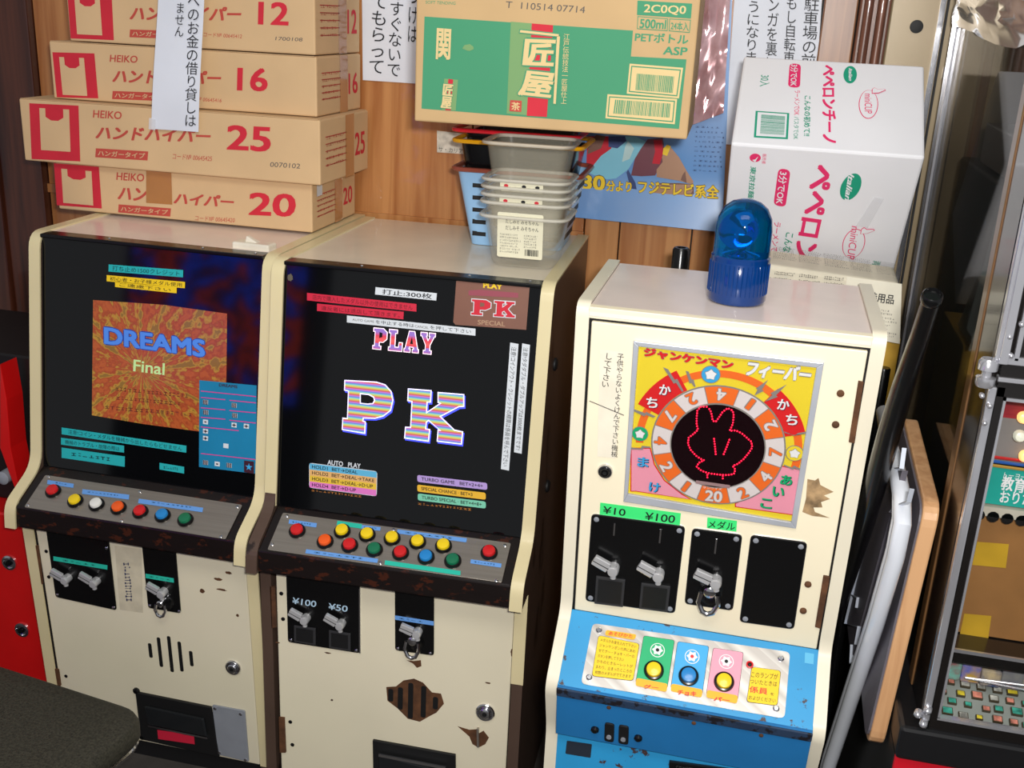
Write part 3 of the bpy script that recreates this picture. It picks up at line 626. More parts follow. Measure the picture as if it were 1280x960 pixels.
C2.plate('control_plate', rrect(rect(.040, .003, .471, .087), .004), STEEL, 0, .0022, bevel=.0006)
C2.lift = .0022
for p, c in (((0.0812, 0.0499), 'red'), ((0.1632, 0.0623), 'yellow'), ((0.2107, 0.0619), 'yellow'), ((0.2577, 0.0614), 'yellow'), ((0.3054, 0.0611), 'yellow'), ((0.3533, 0.0603), 'yellow'), ((0.4369, 0.0595), 'red'),
             ((0.1394, 0.0353), 'orange'), ((0.1861, 0.0344), 'red'), ((0.2328, 0.0326), 'green'), ((0.2811, 0.0333), 'red'), ((0.3284, 0.0320), 'blue'), ((0.3771, 0.0320), 'green')): button(C2, p, c, .0155)
for q in (((0.0593, 0.0640), (0.1129, 0.0637), (0.0576, 0.0733)), ((0.1957, 0.0742), (0.2311, 0.0750), (0.1944, 0.0823)), ((0.2626, 0.0743), (0.3916, 0.0752), (0.2618, 0.0831)), ((0.1111, 0.0062), (0.2453, 0.0071), (0.1103, 0.0148)), ((0.4085, 0.0327), (0.4637, 0.0325), (0.4078, 0.0411))):
    C2.patch('label_strip', quad(*q), BLUEL, 1)
    bl, br, tl = map(Vector, q); scrib(C2, (bl+(br-bl)*.12+(tl-bl)*.2, bl+(br-bl)*.9+(tl-bl)*.2, bl+(br-bl)*.12+(tl-bl)*.8), 1, DC, layer=2, dens=8)
for q in (((0.1486, 0.0744), (0.1957, 0.0742), (0.1471, 0.0844)), ((0.2591, 0.0055), (0.3969, 0.0052), (0.2576, 0.0147))): C2.patch('label_strip', quad(*q), CYANL, 1)
for p in ((0.0506, 0.0800), (0.2546, 0.0807), (0.4617, 0.0795), (0.0451, 0.0150), (0.2506, 0.0074), (0.4612, 0.0047)): bolt(C2, p, .0034)

L2.plate('service_door', rect(.030, -.002, .486, .497), CREAM, -.006, 0, bevel=.002)
cp = L2.plate('coin_plate', rrect([(0.0517, 0.3284), (0.1958, 0.3281), (0.1949, 0.4850), (0.0513, 0.4881)], .006), BLK, 0, .003, bevel=.001, label='glossy black coin plate with two levers and price lettering')
K = Face('L2', cp, .003)
BLT = mat('pale_blue_lettering', (178, 206, 226), .5, var=0)
txt(K, '¥100', (0.0622, 0.4143), (0.1097, 0.4142), (0.0639, 0.4283), BLT, layer=1, bold=.015)
txt(K, '¥50', (0.1338, 0.4135), (0.1715, 0.4138), (0.1351, 0.4274), BLT, layer=1, bold=.015)
lever(K, (0.0859, 0.3930)); lever(K, (0.1557, 0.3930))
for q in ([(0.0655, 0.3337), (0.1090, 0.3333), (0.1095, 0.3698), (0.0663, 0.3696)], [(0.1354, 0.3326), (0.1784, 0.3322), (0.1784, 0.3702), (0.1357, 0.3707)]):
    f = K.plate('return_flap', q, mat('flap_black', (52, 52, 54), .25, var=0), 0, .004, bevel=.001); K.plate('flap_recess', grow(q, (sum(p[0] for p in q)/4, sum(p[1] for p in q)/4), .78), BLKM, .004, .0045, parent=f)
for p in ((0.0583, 0.3343), (0.1887, 0.3336)): bolt(K, p, .003)
L2.plate('plate_edge', [(0.1944, 0.3293), (0.1972, 0.3291), (0.1962, 0.4668), (0.1940, 0.4671)], CHROME, 0, .004)
cp = L2.plate('coin_plate', rrect([(0.2645, 0.3467), (0.3396, 0.3477), (0.3368, 0.4822), (0.2623, 0.4838)], .006), BLK, 0, .003, bevel=.001, label='glossy black coin plate with one lever and ring')
K = Face('L2', cp, .003)
K.patch('label_strip', quad((0.2637, 0.4129), (0.3381, 0.4125), (0.2636, 0.4219)), BLUEL, 1); scrib(K, ((0.2725, 0.4149), (0.3277, 0.4145), (0.2724, 0.4206)), 1, DC, layer=2, dens=5)
lever(K, (0.3035, 0.3989), ang=-.3); padlock(K, (0.3010, 0.3632), 1.25)
for p in ((0.2702, 0.3517), (0.3329, 0.3521)): bolt(K, p, .003)
hole = [(0.2475, 0.2613), (0.2665, 0.2660), (0.2811, 0.2820), (0.3015, 0.2896), (0.3192, 0.2841), (0.3372, 0.2655), (0.3547, 0.2660), (0.3611, 0.2451), (0.3470, 0.2224), (0.3354, 0.2134), (0.3150, 0.1960), (0.2912, 0.1983), (0.2700, 0.2182), (0.2502, 0.2315)]
sp = L2.plate('speaker_hole', hole, RUSTM, -.001, .0008, label='rusty speaker hole with bare paint edge')
for a, b in zip([(0.2535, 0.2590), (0.2724, 0.2658), (0.2935, 0.2795), (0.3170, 0.2771), (0.3421, 0.2570)], [(0.2597, 0.2312), (0.2790, 0.2165), (0.2983, 0.1997), (0.3255, 0.2068), (0.3474, 0.2298)]):
    xm = (a[0]+b[0])/2; L2.plate('speaker_slot', rrect(rect(xm-.005, b[1], xm+.005, a[1]), .004), BLKM, .0005, .0012, parent=sp)
keylock(L2, (0.4416, 0.2411), .0185)
L2.patch('rust_spot', [(0.3888, 0.1998), (0.4123, 0.1961), (0.4268, 0.2002), (0.4300, 0.1907), (0.4396, 0.1993), (0.4506, 0.1858), (0.4443, 0.1696), (0.4312, 0.1589), (0.4193, 0.1648), (0.4129, 0.1806)], RUSTM, 1); L2.plate('bent_pin', [(0.4294, 0.1630), (0.4333, 0.1638), (0.4309, 0.2050), (0.4271, 0.2043)], STEEL, 0, .006)
L2.patch('rust_spot', [(0.2863, 0.3277), (0.3008, 0.3283), (0.3142, 0.3326), (0.3156, 0.3197), (0.3069, 0.3143), (0.2998, 0.3222)], RUSTM, 1)
for i, (p, rx, ry) in enumerate((((0.1312, 0.3167), .008, .002), ((0.4439, 0.3058), .006, .002), ((0.1384, 0.2120), .003, .003), ((0.0296, 0.3224), .006, .002), ((0.4860, 0.3794), .003, .010))): L2.patch('paint_chip', blob(p, rx, ry, seed=i+9), RUSTM, 1)
q = [(0.2225, 0.1390), (0.3878, 0.1366), (0.3928, 0.0120), (0.2249, 0.0274)]
hp = L2.plate('payout_frame', q[::-1], BLKM, 0, .006, bevel=.001)
K = Face('L2', hp, .006)
K.plate('payout_cup', [(0.2385, 0.0338), (0.3759, 0.0300), (0.3721, 0.1000), (0.2367, 0.1152)], MATS['smoked_plastic'], 0, .008, bevel=.003)
K.plate('lip', [(0.2379, 0.1119), (0.3719, 0.1084), (0.3718, 0.1139), (0.2379, 0.1175)], CHROME, .007, .010)
for p in [(0.0400, 0.4308), (0.0423, 0.3761), (0.0517, 0.1456), (0.0550, 0.0924)]: bolt(L2, p, .004, BLK)
L2.plate('hinge', [(0.0199, 0.3547), (0.0297, 0.3577), (0.0284, 0.4457), (0.0188, 0.4442)], RUSTM, 0, .004)
L2.plate('hinge', [(0.0292, 0.0709), (0.0419, 0.0734), (0.0407, 0.1547), (0.0294, 0.1540)], RUSTM, 0, .004)
for k, zz in enumerate((.94, .70)):   # dark side fittings on the visible right flank
    MB().lathe((.51, .06, zz), (1, 0, 0), [(.012, 0), (.012, .003), (.008, .006), (0, .006)], 14).build('side_bolt', BLKM, r2, smooth=True)
# ================================================================ CABINET 3 (right, with wheel and beacon)
r3 = root('arcade_cabinet', (1.103, -.3053, 0), -.0055, 'small cream and blue arcade cabinet with a round number wheel in a yellow window', 'arcade machine', 'upright arcade cabinets')
W3, t3, H3, D3 = .42, .018, 1.154, .3
p3 = smooth_path([(D3, H3), (0, H3), (.0466, .638), (-.0511, .554), (-.012, .452), (-.012, .0)], .022)
for x in (0, W3-t3):
    sp = MB().extx([(D3, 0)]+p3, x+.0005, x+t3-.0005).build('side_panel', SIDEW if x == 0 else TRIM3, r3)
    ribbon(p3, x-.0005, x+t3+.0005, .003).build('edge_trim', TRIM3, sp, smooth=True)
F3 = Face('F3', r3); C3 = Face('C3', r3); A3 = Face('A3', r3); L3 = Face('L3', r3)
MB().box((t3, .0, H3-.018), (W3-t3, D3, H3-.004)).build('top_panel', TOP1, r3, bevel=.001)
F3.plate('front_rail', rect(t3, .497, W3-t3, .514), CREAM2, -.012, .001, bevel=.001)
F3.plate('door_gap', rect(t3, -.004, W3-t3, .497), BLKM, -.014, -.004)
F3.plate('front_door', rect(.0225, .0, .3985, .4925), CREAM2, -.008, .001, bevel=.0015)
F3.lift = .001
fo = [(0.0876, 0.2118), (0.3412, 0.2079), (0.3444, 0.4705), (0.0841, 0.4718)]
fi = [(0.0933, 0.2259), (0.3331, 0.2174), (0.3354, 0.4623), (0.0920, 0.4642)]
WFM = mat('window_frame_alloy', (196, 200, 208), .3, metal=.35, var=.04)
for k in range(4):
    F3.plate('window_frame', [fo[k], fo[(k+1) % 4], fi[(k+1) % 4], fi[k]], WFM, 0, .005, bevel=.001)
art = F3.patch('wheel_artwork', fi, YELP, 1, 'yellow and pink artwork with a round number wheel')
A = Face('F3', art, .001)
WCn = (.216, .324); Ro, Ri = .0955, .068
def pol(a, r): return (WCn[0]+r*math.cos(math.radians(a)), WCn[1]+r*math.sin(math.radians(a)))
def sector(a0, a1, ra, rb, n=8): return [pol(a0+(a1-a0)*k/n, ra) for k in range(n+1)] + [pol(a1-(a1-a0)*k/n, rb) for k in range(n+1)]
# pink fields
pkl = [(0.0934, 0.3010), (0.1197, 0.3048), (0.1276, 0.2794), (0.1444, 0.2551), (0.1726, 0.2359), (0.1850, 0.2303), (0.1044, 0.2318), (0.0978, 0.2307)]
pkr = [(0.2519, 0.2334), (0.2862, 0.2608), (0.3029, 0.2866), (0.3092, 0.3039), (0.3367, 0.3022), (0.3376, 0.2351), (0.3342, 0.2291), (0.2524, 0.2291)]
A.patch('pink_field', outl(pkl, .0016), REDP, 2); A.patch('pink_field', pkl, PINKL, 3)
A.patch('pink_field', outl(pkr, .0016), REDP, 2); A.patch('pink_field', pkr, PINKL, 3)
A.patch('orange_arc', sector(24, 158, .107, .118, 30), ORNG, 3)
for a0, a1 in ((-12, 24), (158, 186)): A.patch('orange_arc', sector(a0, a1, .107, .118, 10), ORNG, 2)
A.patch('red_sector', sector(122, 157, Ro, .129, 14), REDP, 4); A.patch('red_sector', sector(17, 54, Ro, .124, 14), REDP, 4)
A.patch('outer_ring', circ(WCn, Ro, 48), GRYP, 5)
nums = ['4', '1', '2', '7', '4', '2', '20', '1', '2', '4', '7', '2']
SEGW = mat('pale_segment_print', (226, 216, 214), .4, var=0)
for k, s in enumerate(nums):
    a = 92-30*k; ob = k % 2 == 0
    A.patch('wheel_segment', sector(a-14.6, a+14.6, Ri, Ro-.0022, 6), ORNG if ob else SEGW, 6)
    c = Vector(pol(a, (Ri+Ro)/2)); inn = (Vector(WCn)-c).normalized(); rt = Vector((inn.y, -inn.x))
    h = .0185; wd = .0130*(1.9 if len(s) > 1 else .5 if s == '1' else 1)
    bl = c - inn*h/2 - rt*wd/2; txt(A, s, bl, bl+rt*wd, bl+inn*h, SEGW if ob else ORNG, 'number_lettering', 7, bold=.03, outline=GRYP)
A.patch('inner_ring', circ(WCn, Ri, 48), GRYP, 8); dsc = A.patch('display_disc', circ(WCn, Ri-.0018, 48), mat('dark_red_display', (22, 5, 9), .12, var=0), 9)
led = MB()
LP = [(0.1948, 0.3848), (0.1864, 0.3837), (0.1823, 0.3768), (0.1825, 0.3657), (0.1835, 0.3547), (0.1862, 0.3471), (0.1806, 0.3398), (0.1741, 0.3324), (0.1741, 0.3227), (0.1787, 0.3136), (0.1867, 0.3056), (0.1944, 0.3011), (0.1994, 0.2996), (0.1921, 0.2942), (0.1899, 0.2873), (0.1977, 0.2818), (0.2095, 0.2793), (0.2239, 0.2796), (0.2353, 0.2807), (0.2436, 0.2839), (0.2451, 0.2908), (0.2408, 0.2967), (0.2474, 0.3010), (0.2549, 0.3102), (0.2608, 0.3209), (0.2645, 0.3301), (0.2624, 0.3388), (0.2554, 0.3442), (0.2477, 0.3501), (0.2389, 0.3536), (0.2306, 0.3518), (0.2336, 0.3633), (0.2336, 0.3760), (0.2314, 0.3835), (0.2241, 0.3866), (0.2178, 0.3801), (0.2132, 0.3700), (0.2097, 0.3632), (0.2053, 0.3641), (0.2030, 0.3733), (0.2000, 0.3808), (0.1957, 0.3843)]
def dots(line, step, r):
    out = []; carry = 0
    for a, b in zip(line, line[1:]):
        a, b = Vector(a), Vector(b); l = (b-a).length; x = carry
        while x < l: out.append(a+(b-a)*x/l); x += step
        carry = x-l
    for p in out: led.lathe(A.P(p.x, p.y, .0045), A.N, [(r, 0), (r, .0008), (0, .001)], 8)
for ln in (LP, [(0.2101, 0.3360), (0.2124, 0.3250), (0.2149, 0.3117)], [(0.2316, 0.3375), (0.2291, 0.3259), (0.2261, 0.3134)], [(0.2063, 0.2765), (0.2070, 0.2696)], [(0.2284, 0.2783), (0.2291, 0.2711)]): dots(ln, .0041, .00115)
led.build('light_dots', mat('red_led', (255, 22, 54), .3, emit=3.2), dsc, stuff=True)
A.patch('display_label', quad(*[(0.1910, 0.2598), (0.2404, 0.2595), (0.1911, 0.2651)]), mat('dim_white_ink', (160, 130, 130), .5, var=0), 10)
txt(A, 'サンワイズ', *[(0.2019, 0.2534), (0.2294, 0.2544), (0.2018, 0.2568)], WHITEI, layer=10)
for pts in ('a',):
    for q in ([(0.1285, 0.4368), (0.1357, 0.4347), (0.1463, 0.4199), (0.1499, 0.4216), (0.1605, 0.4037), (0.1578, 0.4027), (0.1487, 0.4153), (0.1455, 0.4136)], [(0.1605, 0.4353), (0.1647, 0.4346), (0.1700, 0.4230), (0.1721, 0.4245), (0.1766, 0.4127), (0.1738, 0.4129), (0.1699, 0.4180), (0.1678, 0.4165)], [(0.2742, 0.4364), (0.2674, 0.4203), (0.2703, 0.4188), (0.2582, 0.4099), (0.2615, 0.4195), (0.2591, 0.4210)], [(0.2999, 0.4328), (0.2873, 0.4143), (0.2902, 0.4123), (0.2736, 0.4027), (0.2823, 0.4143), (0.2794, 0.4164)],
              [(0.0911, 0.3665), (0.1095, 0.3620), (0.1098, 0.3646), (0.1242, 0.3592), (0.1215, 0.3566), (0.1102, 0.3595), (0.1081, 0.3567), (0.0907, 0.3633)], [(0.0917, 0.3040), (0.1065, 0.3045), (0.1082, 0.3091), (0.1202, 0.3095), (0.1204, 0.3073), (0.1108, 0.3058), (0.1096, 0.3027), (0.0920, 0.3007)], [(0.3372, 0.3654), (0.3241, 0.3610), (0.3193, 0.3559), (0.3049, 0.3608), (0.3065, 0.3585), (0.3180, 0.3570), (0.3250, 0.3580), (0.3376, 0.3623)], [(0.3113, 0.3090), (0.3229, 0.3059), (0.3252, 0.3095), (0.3370, 0.3049), (0.3367, 0.3022), (0.3264, 0.3049), (0.3248, 0.3023), (0.3117, 0.3065)]):
        A.patch('zigzag_mark', q, GRYP, 7)
for p, m, rr in (([(0.1955, 0.4340)][0], BLUEP, .0135), ([(0.1039, 0.3278)][0], GREENP, .012), ([(0.3236, 0.3286)][0], YELP, .0125)):
    o = A.patch('hand_emblem', circ(p, rr, 24), GRYP, 6); A.patch('emblem_disc', circ(p, rr*.92, 24), m, 7, parent=o)
    pts = [(p[0]+rr*(.62 if k % 2 == 0 else .44)*math.cos(2*PI*k/10+PI/2), p[1]+rr*(.62 if k % 2 == 0 else .44)*math.sin(2*PI*k/10+PI/2)) for k in range(10)]
    A.patch('hand_print', outl(pts, .0006), GRYP, 8, parent=o); A.patch('hand_print', pts, WHITEI, 9, parent=o)
def ch(s, c, sz, m, o, lay=8, dx=(.97, -.24)):
    """one character centred on a crop pixel position already mapped to the face"""
    c = Vector(c); U = Vector((1, 0))*sz; V = Vector((0, 1))*sz; bl = c-U/2-V/2
    txt(A, s, bl+Vector((.0009, -.0009)), bl+U+Vector((.0009, -.0009)), bl+V+Vector((.0009, -.0009)), o, 'lettering_shadow', lay, bold=.05)
    txt(A, s, bl, bl+U, bl+V, m, 'lettering', lay+1, bold=.03)
for s, c in zip('かちかち', [(0.1341, 0.4028), (0.1173, 0.3806), (0.2989, 0.4021), (0.3128, 0.3807)]): ch(s, c, .0165, WHITEI, mat('purple_ink', (70, 30, 60), .5, var=0))
for s, c in zip('まけ', [(0.1119, 0.2831), (0.1319, 0.2437)]): ch(s, c, .0165, BLUEP, mat('navy_ink', (20, 30, 80), .5, var=0))
for s, c in zip('あいこ', [(0.3177, 0.2849), (0.3090, 0.2644), (0.2946, 0.2428)]): ch(s, c, .0165, GREENP, mat('dark_green_ink', (10, 50, 50), .5, var=0))
txt(A, 'ジャンケンマン', *[(0.1000, 0.4493), (0.2252, 0.4441), (0.0995, 0.4633)], REDP, layer=4, bold=.07, outline=GRYP)
txt(A, 'フィーバー', *[(0.2422, 0.4372), (0.3290, 0.4369), (0.2449, 0.4617)], WHITEI, layer=4, bold=.07, outline=GRYP, shear=.1)
F3.plate('window_glass', fi, mat('clear_glass', (10, 12, 12), .03, var=0, alpha=.07), .0062, .0070)
# notes, lock, sticker
nt_ = F3.patch('paper_note', [(0.0432, 0.2801), (0.0705, 0.2808), (0.0708, 0.4505), (0.0367, 0.4520)], mat('clear_tape_paper', (232, 224, 204), .3, var=.03, scale=30), 1, 'taped note with vertical handwriting')
txt(F3, vtext('子供やらないよくけんで下さい機械'), (0.0636, 0.2832), (0.0732, 0.2833), (0.0623, 0.4489), INK, 'handwriting', 3, line=.95)
txt(F3, vtext('して下さい'), (0.0424, 0.3951), (0.0531, 0.3940), (0.0451, 0.4481), INK, 'handwriting', 3, line=.95)
F3.plate('thread', [(0.0263, 0.3687), (0.0780, 0.3525), (0.0779, 0.3538), (0.0262, 0.3699)], GREYINK, .0005, .001)
lk_ = keylock(F3, (0.0567, 0.2578), .0115, True)
F3.patch('torn_sticker', [(0.3466, 0.2893), (0.3571, 0.2885), (0.3615, 0.2931), (0.3655, 0.2825), (0.3849, 0.2743), (0.3727, 0.2664), (0.3816, 0.2620), (0.3701, 0.2551), (0.3733, 0.2467), (0.3610, 0.2447), (0.3641, 0.2377), (0.3860, 0.2313), (0.3608, 0.2306), (0.3467, 0.2348), (0.3487, 0.2576)], mat('worn_brown_sticker', (168, 138, 100), .6, var=.25, scale=60, wear=((60, 150, 160), .68, 70)), 1)
for q in ([(0.0526, 0.1822), (0.1743, 0.1837), (0.0523, 0.2027)], [(0.2144, 0.1853), (0.2576, 0.1864), (0.2134, 0.2038)]): F3.patch('price_label', quad(*q), GRNL, 2)
txt(F3, '¥10', *[(0.0570, 0.1851), (0.0915, 0.1855), (0.0576, 0.1978)], INK, layer=3, bold=.01); txt(F3, '¥100', *[(0.1209, 0.1841), (0.1660, 0.1859), (0.1217, 0.1979)], INK, layer=3, bold=.01)
txt(F3, 'メダル', *[(0.2156, 0.1860), (0.2547, 0.1880), (0.2160, 0.2001)], INK, layer=3, bold=.01)
for q, lb in (([(0.0398, 0.0220), (0.1800, 0.0255), (0.1820, 0.1829), (0.0410, 0.1813)], 'glossy black coin plate with two levers'), ([(0.1944, 0.0463), (0.2667, 0.0478), (0.2663, 0.1827), (0.1937, 0.1817)], 'narrow black coin plate with one lever and ring'), ([(0.2801, 0.0295), (0.3602, 0.0316), (0.3596, 0.1859), (0.2797, 0.1850)], 'blank glossy black cover plate')):
    pl = F3.plate('coin_plate', rrect(q, .007), BLK, 0, .003, bevel=.001, label=lb)
    F3.plate('plate_rim', rrect(outl(q, .0008), .0075), CHROME, 0, .002, parent=pl)
    cx = sum(p[0] for p in q)/4; cy = sum(p[1] for p in q)/4
    Kp = Face('F3', pl, .004)
    for p in q: bolt(Kp, (p[0]+(.0075 if p[0] < cx else -.0075), p[1]+(.0075 if p[1] < cy else -.0075)), .0042, GREYP)
    if 'two' in lb:
        lever(Kp, (0.0754, 0.0974), 1.05); lever(Kp, (0.1449, 0.0998), 1.05)
        for g in ([(0.0543, 0.0221), (0.0998, 0.0240), (0.1001, 0.0748), (0.0542, 0.0736)], [(0.1248, 0.0261), (0.1694, 0.0280), (0.1700, 0.0757), (0.1250, 0.0739)]):
            f = Kp.plate('return_flap', g, MATS['flap_black'], 0, .004, bevel=.001); Kp.plate('flap_recess', grow(g, (sum(p[0] for p in g)/4, sum(p[1] for p in g)/4), .82), BLKM, .004, .0046, parent=f)
        for a, b in ([(0.0768, 0.1500), (0.0759, 0.1712)], [(0.1469, 0.1488), (0.1463, 0.1726)]): Kp.plate('coin_slot', rect(a[0]-.0012, a[1], a[0]+.0012, b[1]), CHROME, 0, .0012)
    elif 'ring' in lb:
        lever(Kp, (0.2312, 0.1033), 1.05, -.33); padlock(Kp, (0.2297, 0.0635), 1.35)
        a, b = [(0.2304, 0.1448), (0.2301, 0.1702)]; Kp.plate('coin_slot', rect(a[0]-.0012, a[1], a[0]+.0012, b[1]), CHROME, 0, .0012)
for q in ([(0.3935, 0.3564), (0.4017, 0.3557), (0.3996, 0.4488), (0.3924, 0.4496)], [(0.3906, 0.0422), (0.3987, 0.0411), (0.3997, 0.1342), (0.3901, 0.1346)]): F3.plate('hinge', q, RUSTM, 0, .004, bevel=.001)
for p in ((0.3723, 0.4275), (0.3726, 0.3798), (0.3707, 0.1143), (0.3701, 0.0665)): bolt(F3, p, .0052, RUSTM, h=.004)
# blue control panel
C3.plate('control_panel', rect(t3, -.001, W3-t3, .1285), BLUEB, -.010, 0, bevel=.001)
SIL = stripes('brushed_silver_stripes', [(206, 202, 196), (176, 170, 164), (216, 212, 206), (190, 184, 178)], 9, 'Z', .3, sharp=False, metal=.35, diag=True)
bp = C3.plate('button_plate', rrect([(0.0536, 0.0126), (0.3601, 0.0150), (0.3601, 0.1166), (0.0551, 0.1103)], .008), SIL, 0, .002, label='silver striped plate with three coloured button cards')
K = Face('C3', bp, .002)
pc = [(0.0684, 0.0274), (0.1313, 0.0310), (0.1324, 0.0896), (0.0678, 0.0920)]
K.patch('instruction_card', rrect(outl(pc, .0006), .005), INK, 1); K.patch('instruction_card', rrect(pc, .005), YEL, 2)
o = [(0.0773, 0.0937), (0.1243, 0.0944), (0.1262, 0.1036), (0.0777, 0.1029)]
K.patch('heading_pill', rrect(o, .004), mat('amber_print', (250, 180, 40), .5, var=0), 3)
txt(K, 'あそびかた', *[(0.0826, 0.0952), (0.1204, 0.0961), (0.0830, 0.1013)], REDP, layer=4, bold=.02)
for i, s in enumerate(['メダルかお金を入れて下さい', 'ジャンケンポンの声にあわ', 'せてグー・チョキ・パーの', 'ボタンを押して下さい', 'かちのときルーレットが', 'まわり、止まったところの', '枚数のメダルがでてきます']):
    a = Vector(pc[3])+(Vector(pc[0])-Vector(pc[3]))*((i+1.0)/7.4); b = Vector(pc[2])+(Vector(pc[1])-Vector(pc[2]))*((i+1.0)/7.4)
    d = (Vector(pc[3])-Vector(pc[0]))/7.4*.62; f = .94 if len(s) > 10 else .7
    txt(K, s, a+(b-a)*.06, a+(b-a)*f, a+(b-a)*.06+d, INK, layer=3)
for q, m, cb, lab, ci, bt, lq in (([(0.1362, 0.0286), (0.1840, 0.0285), (0.1850, 0.1045), (0.1375, 0.1036)], GREENP, 'yellow', 'グー', [(0.1616, 0.0843)][0], [(0.1605, 0.0521)][0], [(0.1488, 0.0221), (0.1713, 0.0235), (0.1487, 0.0281)]),
                             ([(0.1897, 0.0295), (0.2369, 0.0294), (0.2381, 0.1042), (0.1906, 0.1035)], BLUEP, 'blue', 'チョキ', [(0.2151, 0.0834)][0], [(0.2136, 0.0528)][0], [(0.2001, 0.0216), (0.2284, 0.0235), (0.2004, 0.0292)]),
                             ([(0.2434, 0.0295), (0.2896, 0.0298), (0.2907, 0.1034), (0.2455, 0.1027)], PINKL, 'yellow', 'パー', [(0.2670, 0.0848)][0], [(0.2670, 0.0534)][0], [(0.2547, 0.0224), (0.2781, 0.0232), (0.2553, 0.0289)])):
    K.patch('button_card', rrect(outl(q, .0006), .004), INK, 1); K.patch('button_card', rrect(q, .004), m, 2)
    pr_ = [Vector(q[0])+(Vector(q[3])-Vector(q[0]))*-.06, Vector(q[1])+(Vector(q[2])-Vector(q[1]))*-.08, Vector(q[1])+(Vector(q[2])-Vector(q[1]))*.09, Vector(q[0])+(Vector(q[3])-Vector(q[0]))*.10]
    K.patch('name_pill', rrect([tuple(p) for p in pr_], .004), mat('amber_print', (250, 180, 40), .5), 3)
    txt(K, lab, *lq, REDP, layer=4, bold=.05)
    e = K.patch('hand_emblem', circ(ci, .0112, 24), WHITEI, 3); K.patch('emblem_ring', circ(ci, .0100, 24), m, 4, parent=e)
    K.patch('hand_print', [(ci[0]+(.0088 if k % 2 == 0 else .006)*math.cos(2*PI*k/12), ci[1]+(.0088 if k % 2 == 0 else .006)*math.sin(2*PI*k/12)) for k in range(12)], WHITEI, 5, parent=e)
    K.patch('emblem_dot', circ(ci, .0028, 12), REDP if lab == 'チョキ' else INK, 6, parent=e)
    button(K, bt, cb, .0155)
pc = [(0.3034, 0.0297), (0.3477, 0.0319), (0.3484, 0.0850), (0.3059, 0.0834)]
K.patch('notice_card', rrect(outl(pc, .0006), .005), INK, 1); K.patch('notice_card', rrect(pc, .005), YEL, 2)
for s, q in (('このランプが', [(0.3061, 0.0677), (0.3454, 0.0709), (0.3061, 0.0764)]), ('ついたときは', [(0.3053, 0.0575), (0.3448, 0.0601), (0.3054, 0.0648)]), ('を', [(0.3363, 0.0452), (0.3419, 0.0454), (0.3364, 0.0495)]), ('およびください', [(0.3056, 0.0335), (0.3449, 0.0353), (0.3058, 0.0397)])): txt(K, s, *q, INK, layer=3)
txt(K, '係員', *[(0.3053, 0.0441), (0.3322, 0.0450), (0.3054, 0.0541)], REDP, layer=3, bold=.02)
lp = MB().lathe(K.P(*[(0.3022, 0.0861)][0]), K.N, [(.0055, 0), (.0055, .003), (.0035, .0035), (.003, .001), (0, .001)], 18).build('warning_lamp', REDP, bp, smooth=True)
MB().lathe(K.P(*[(0.3022, 0.0861)][0]), K.N, [(.003, .001), (.0025, .004), (0, .005)], 14).build('lamp_lens', BLKM, lp, smooth=True)
for p in [(0.0669, 0.1005), (0.0646, 0.0240), (0.3473, 0.1039), (0.3466, 0.0270)]: bolt(K, p, .005, h=.004)
C3.patch('tape_mark', quad(*[(0.3825, 0.1041), (0.3958, 0.1041), (0.3822, 0.1205)]), mat('pale_blue_mark', (90, 180, 220), .5, var=0), 1)
A3.plate('apron_panel', rect(t3, 0, W3-t3, .104), BLUED, -.010, 0, bevel=.001)
A3.plate('lower_lip', rect(t3, .088, W3-t3, .104), mat('chipped_dark_blue', (40, 58, 84), .5, var=.1, wear=((26, 24, 30), .52, 40)), 0, .004, bevel=.0015)
for a in (.10, .23, .33): bolt(A3, (a, .080), .0035, RUSTM)
for p, rr in (([(0.0805, 0.0269)][0], .0065), ([(0.1486, 0.0262)][0], .0065)): bolt(A3, p, rr, BLK, 'round_nut', .006)
for q in ([(0.0961, 0.0066), (0.1113, 0.0066), (0.1104, 0.0469), (0.0954, 0.0469)], [(0.1184, 0.0072), (0.1341, 0.0073), (0.1329, 0.0475), (0.1174, 0.0474)]):
    v = A3.plate('vent_slot', rrect(q, .005), BLKM, -.001, .003, bevel=.001); g = (sum(p[0] for p in q)/4, q[0][1]+.012); A3.plate('slot_tongue', circ(g, .004, 12), GREYP, .003, .005, parent=v)
L3.plate('lower_door', rect(t3, .03, W3-t3, .449), BLUEB, -.010, 0, bevel=.001)
L3.patch('dark_sticker', rrect([(0.0333, 0.4065), (0.0746, 0.4078), (0.0751, 0.4345), (0.0342, 0.4322)], .002), mat('dark_sticker_vinyl', (34, 42, 54), .5), 1)
L3.plate('chrome_bar', quad(*[(0.2167, 0.4472), (0.3295, 0.4528), (0.2167, 0.4517)]), CHROME, 0, .004, bevel=.001)
L3.plate('payout_frame', [(0.2047, 0.3484), (0.3271, 0.3551), (0.3226, 0.4411), (0.1992, 0.4329)], BLK, 0, .006, bevel=.001)
L3.plate('payout_cup', [(0.2130, 0.3622), (0.3167, 0.3642), (0.3139, 0.4294), (0.2080, 0.4247)], MATS['smoked_plastic'], .004, .014, bevel=.003)
MB().box((t3, 0, 0), (W3-t3, .28, .03)).build('plinth', BLKM, r3)
MB().box((t3, D3-.02, .02), (W3-t3, D3-.004, H3-.02)).build('back_panel', SIDEW, r3)

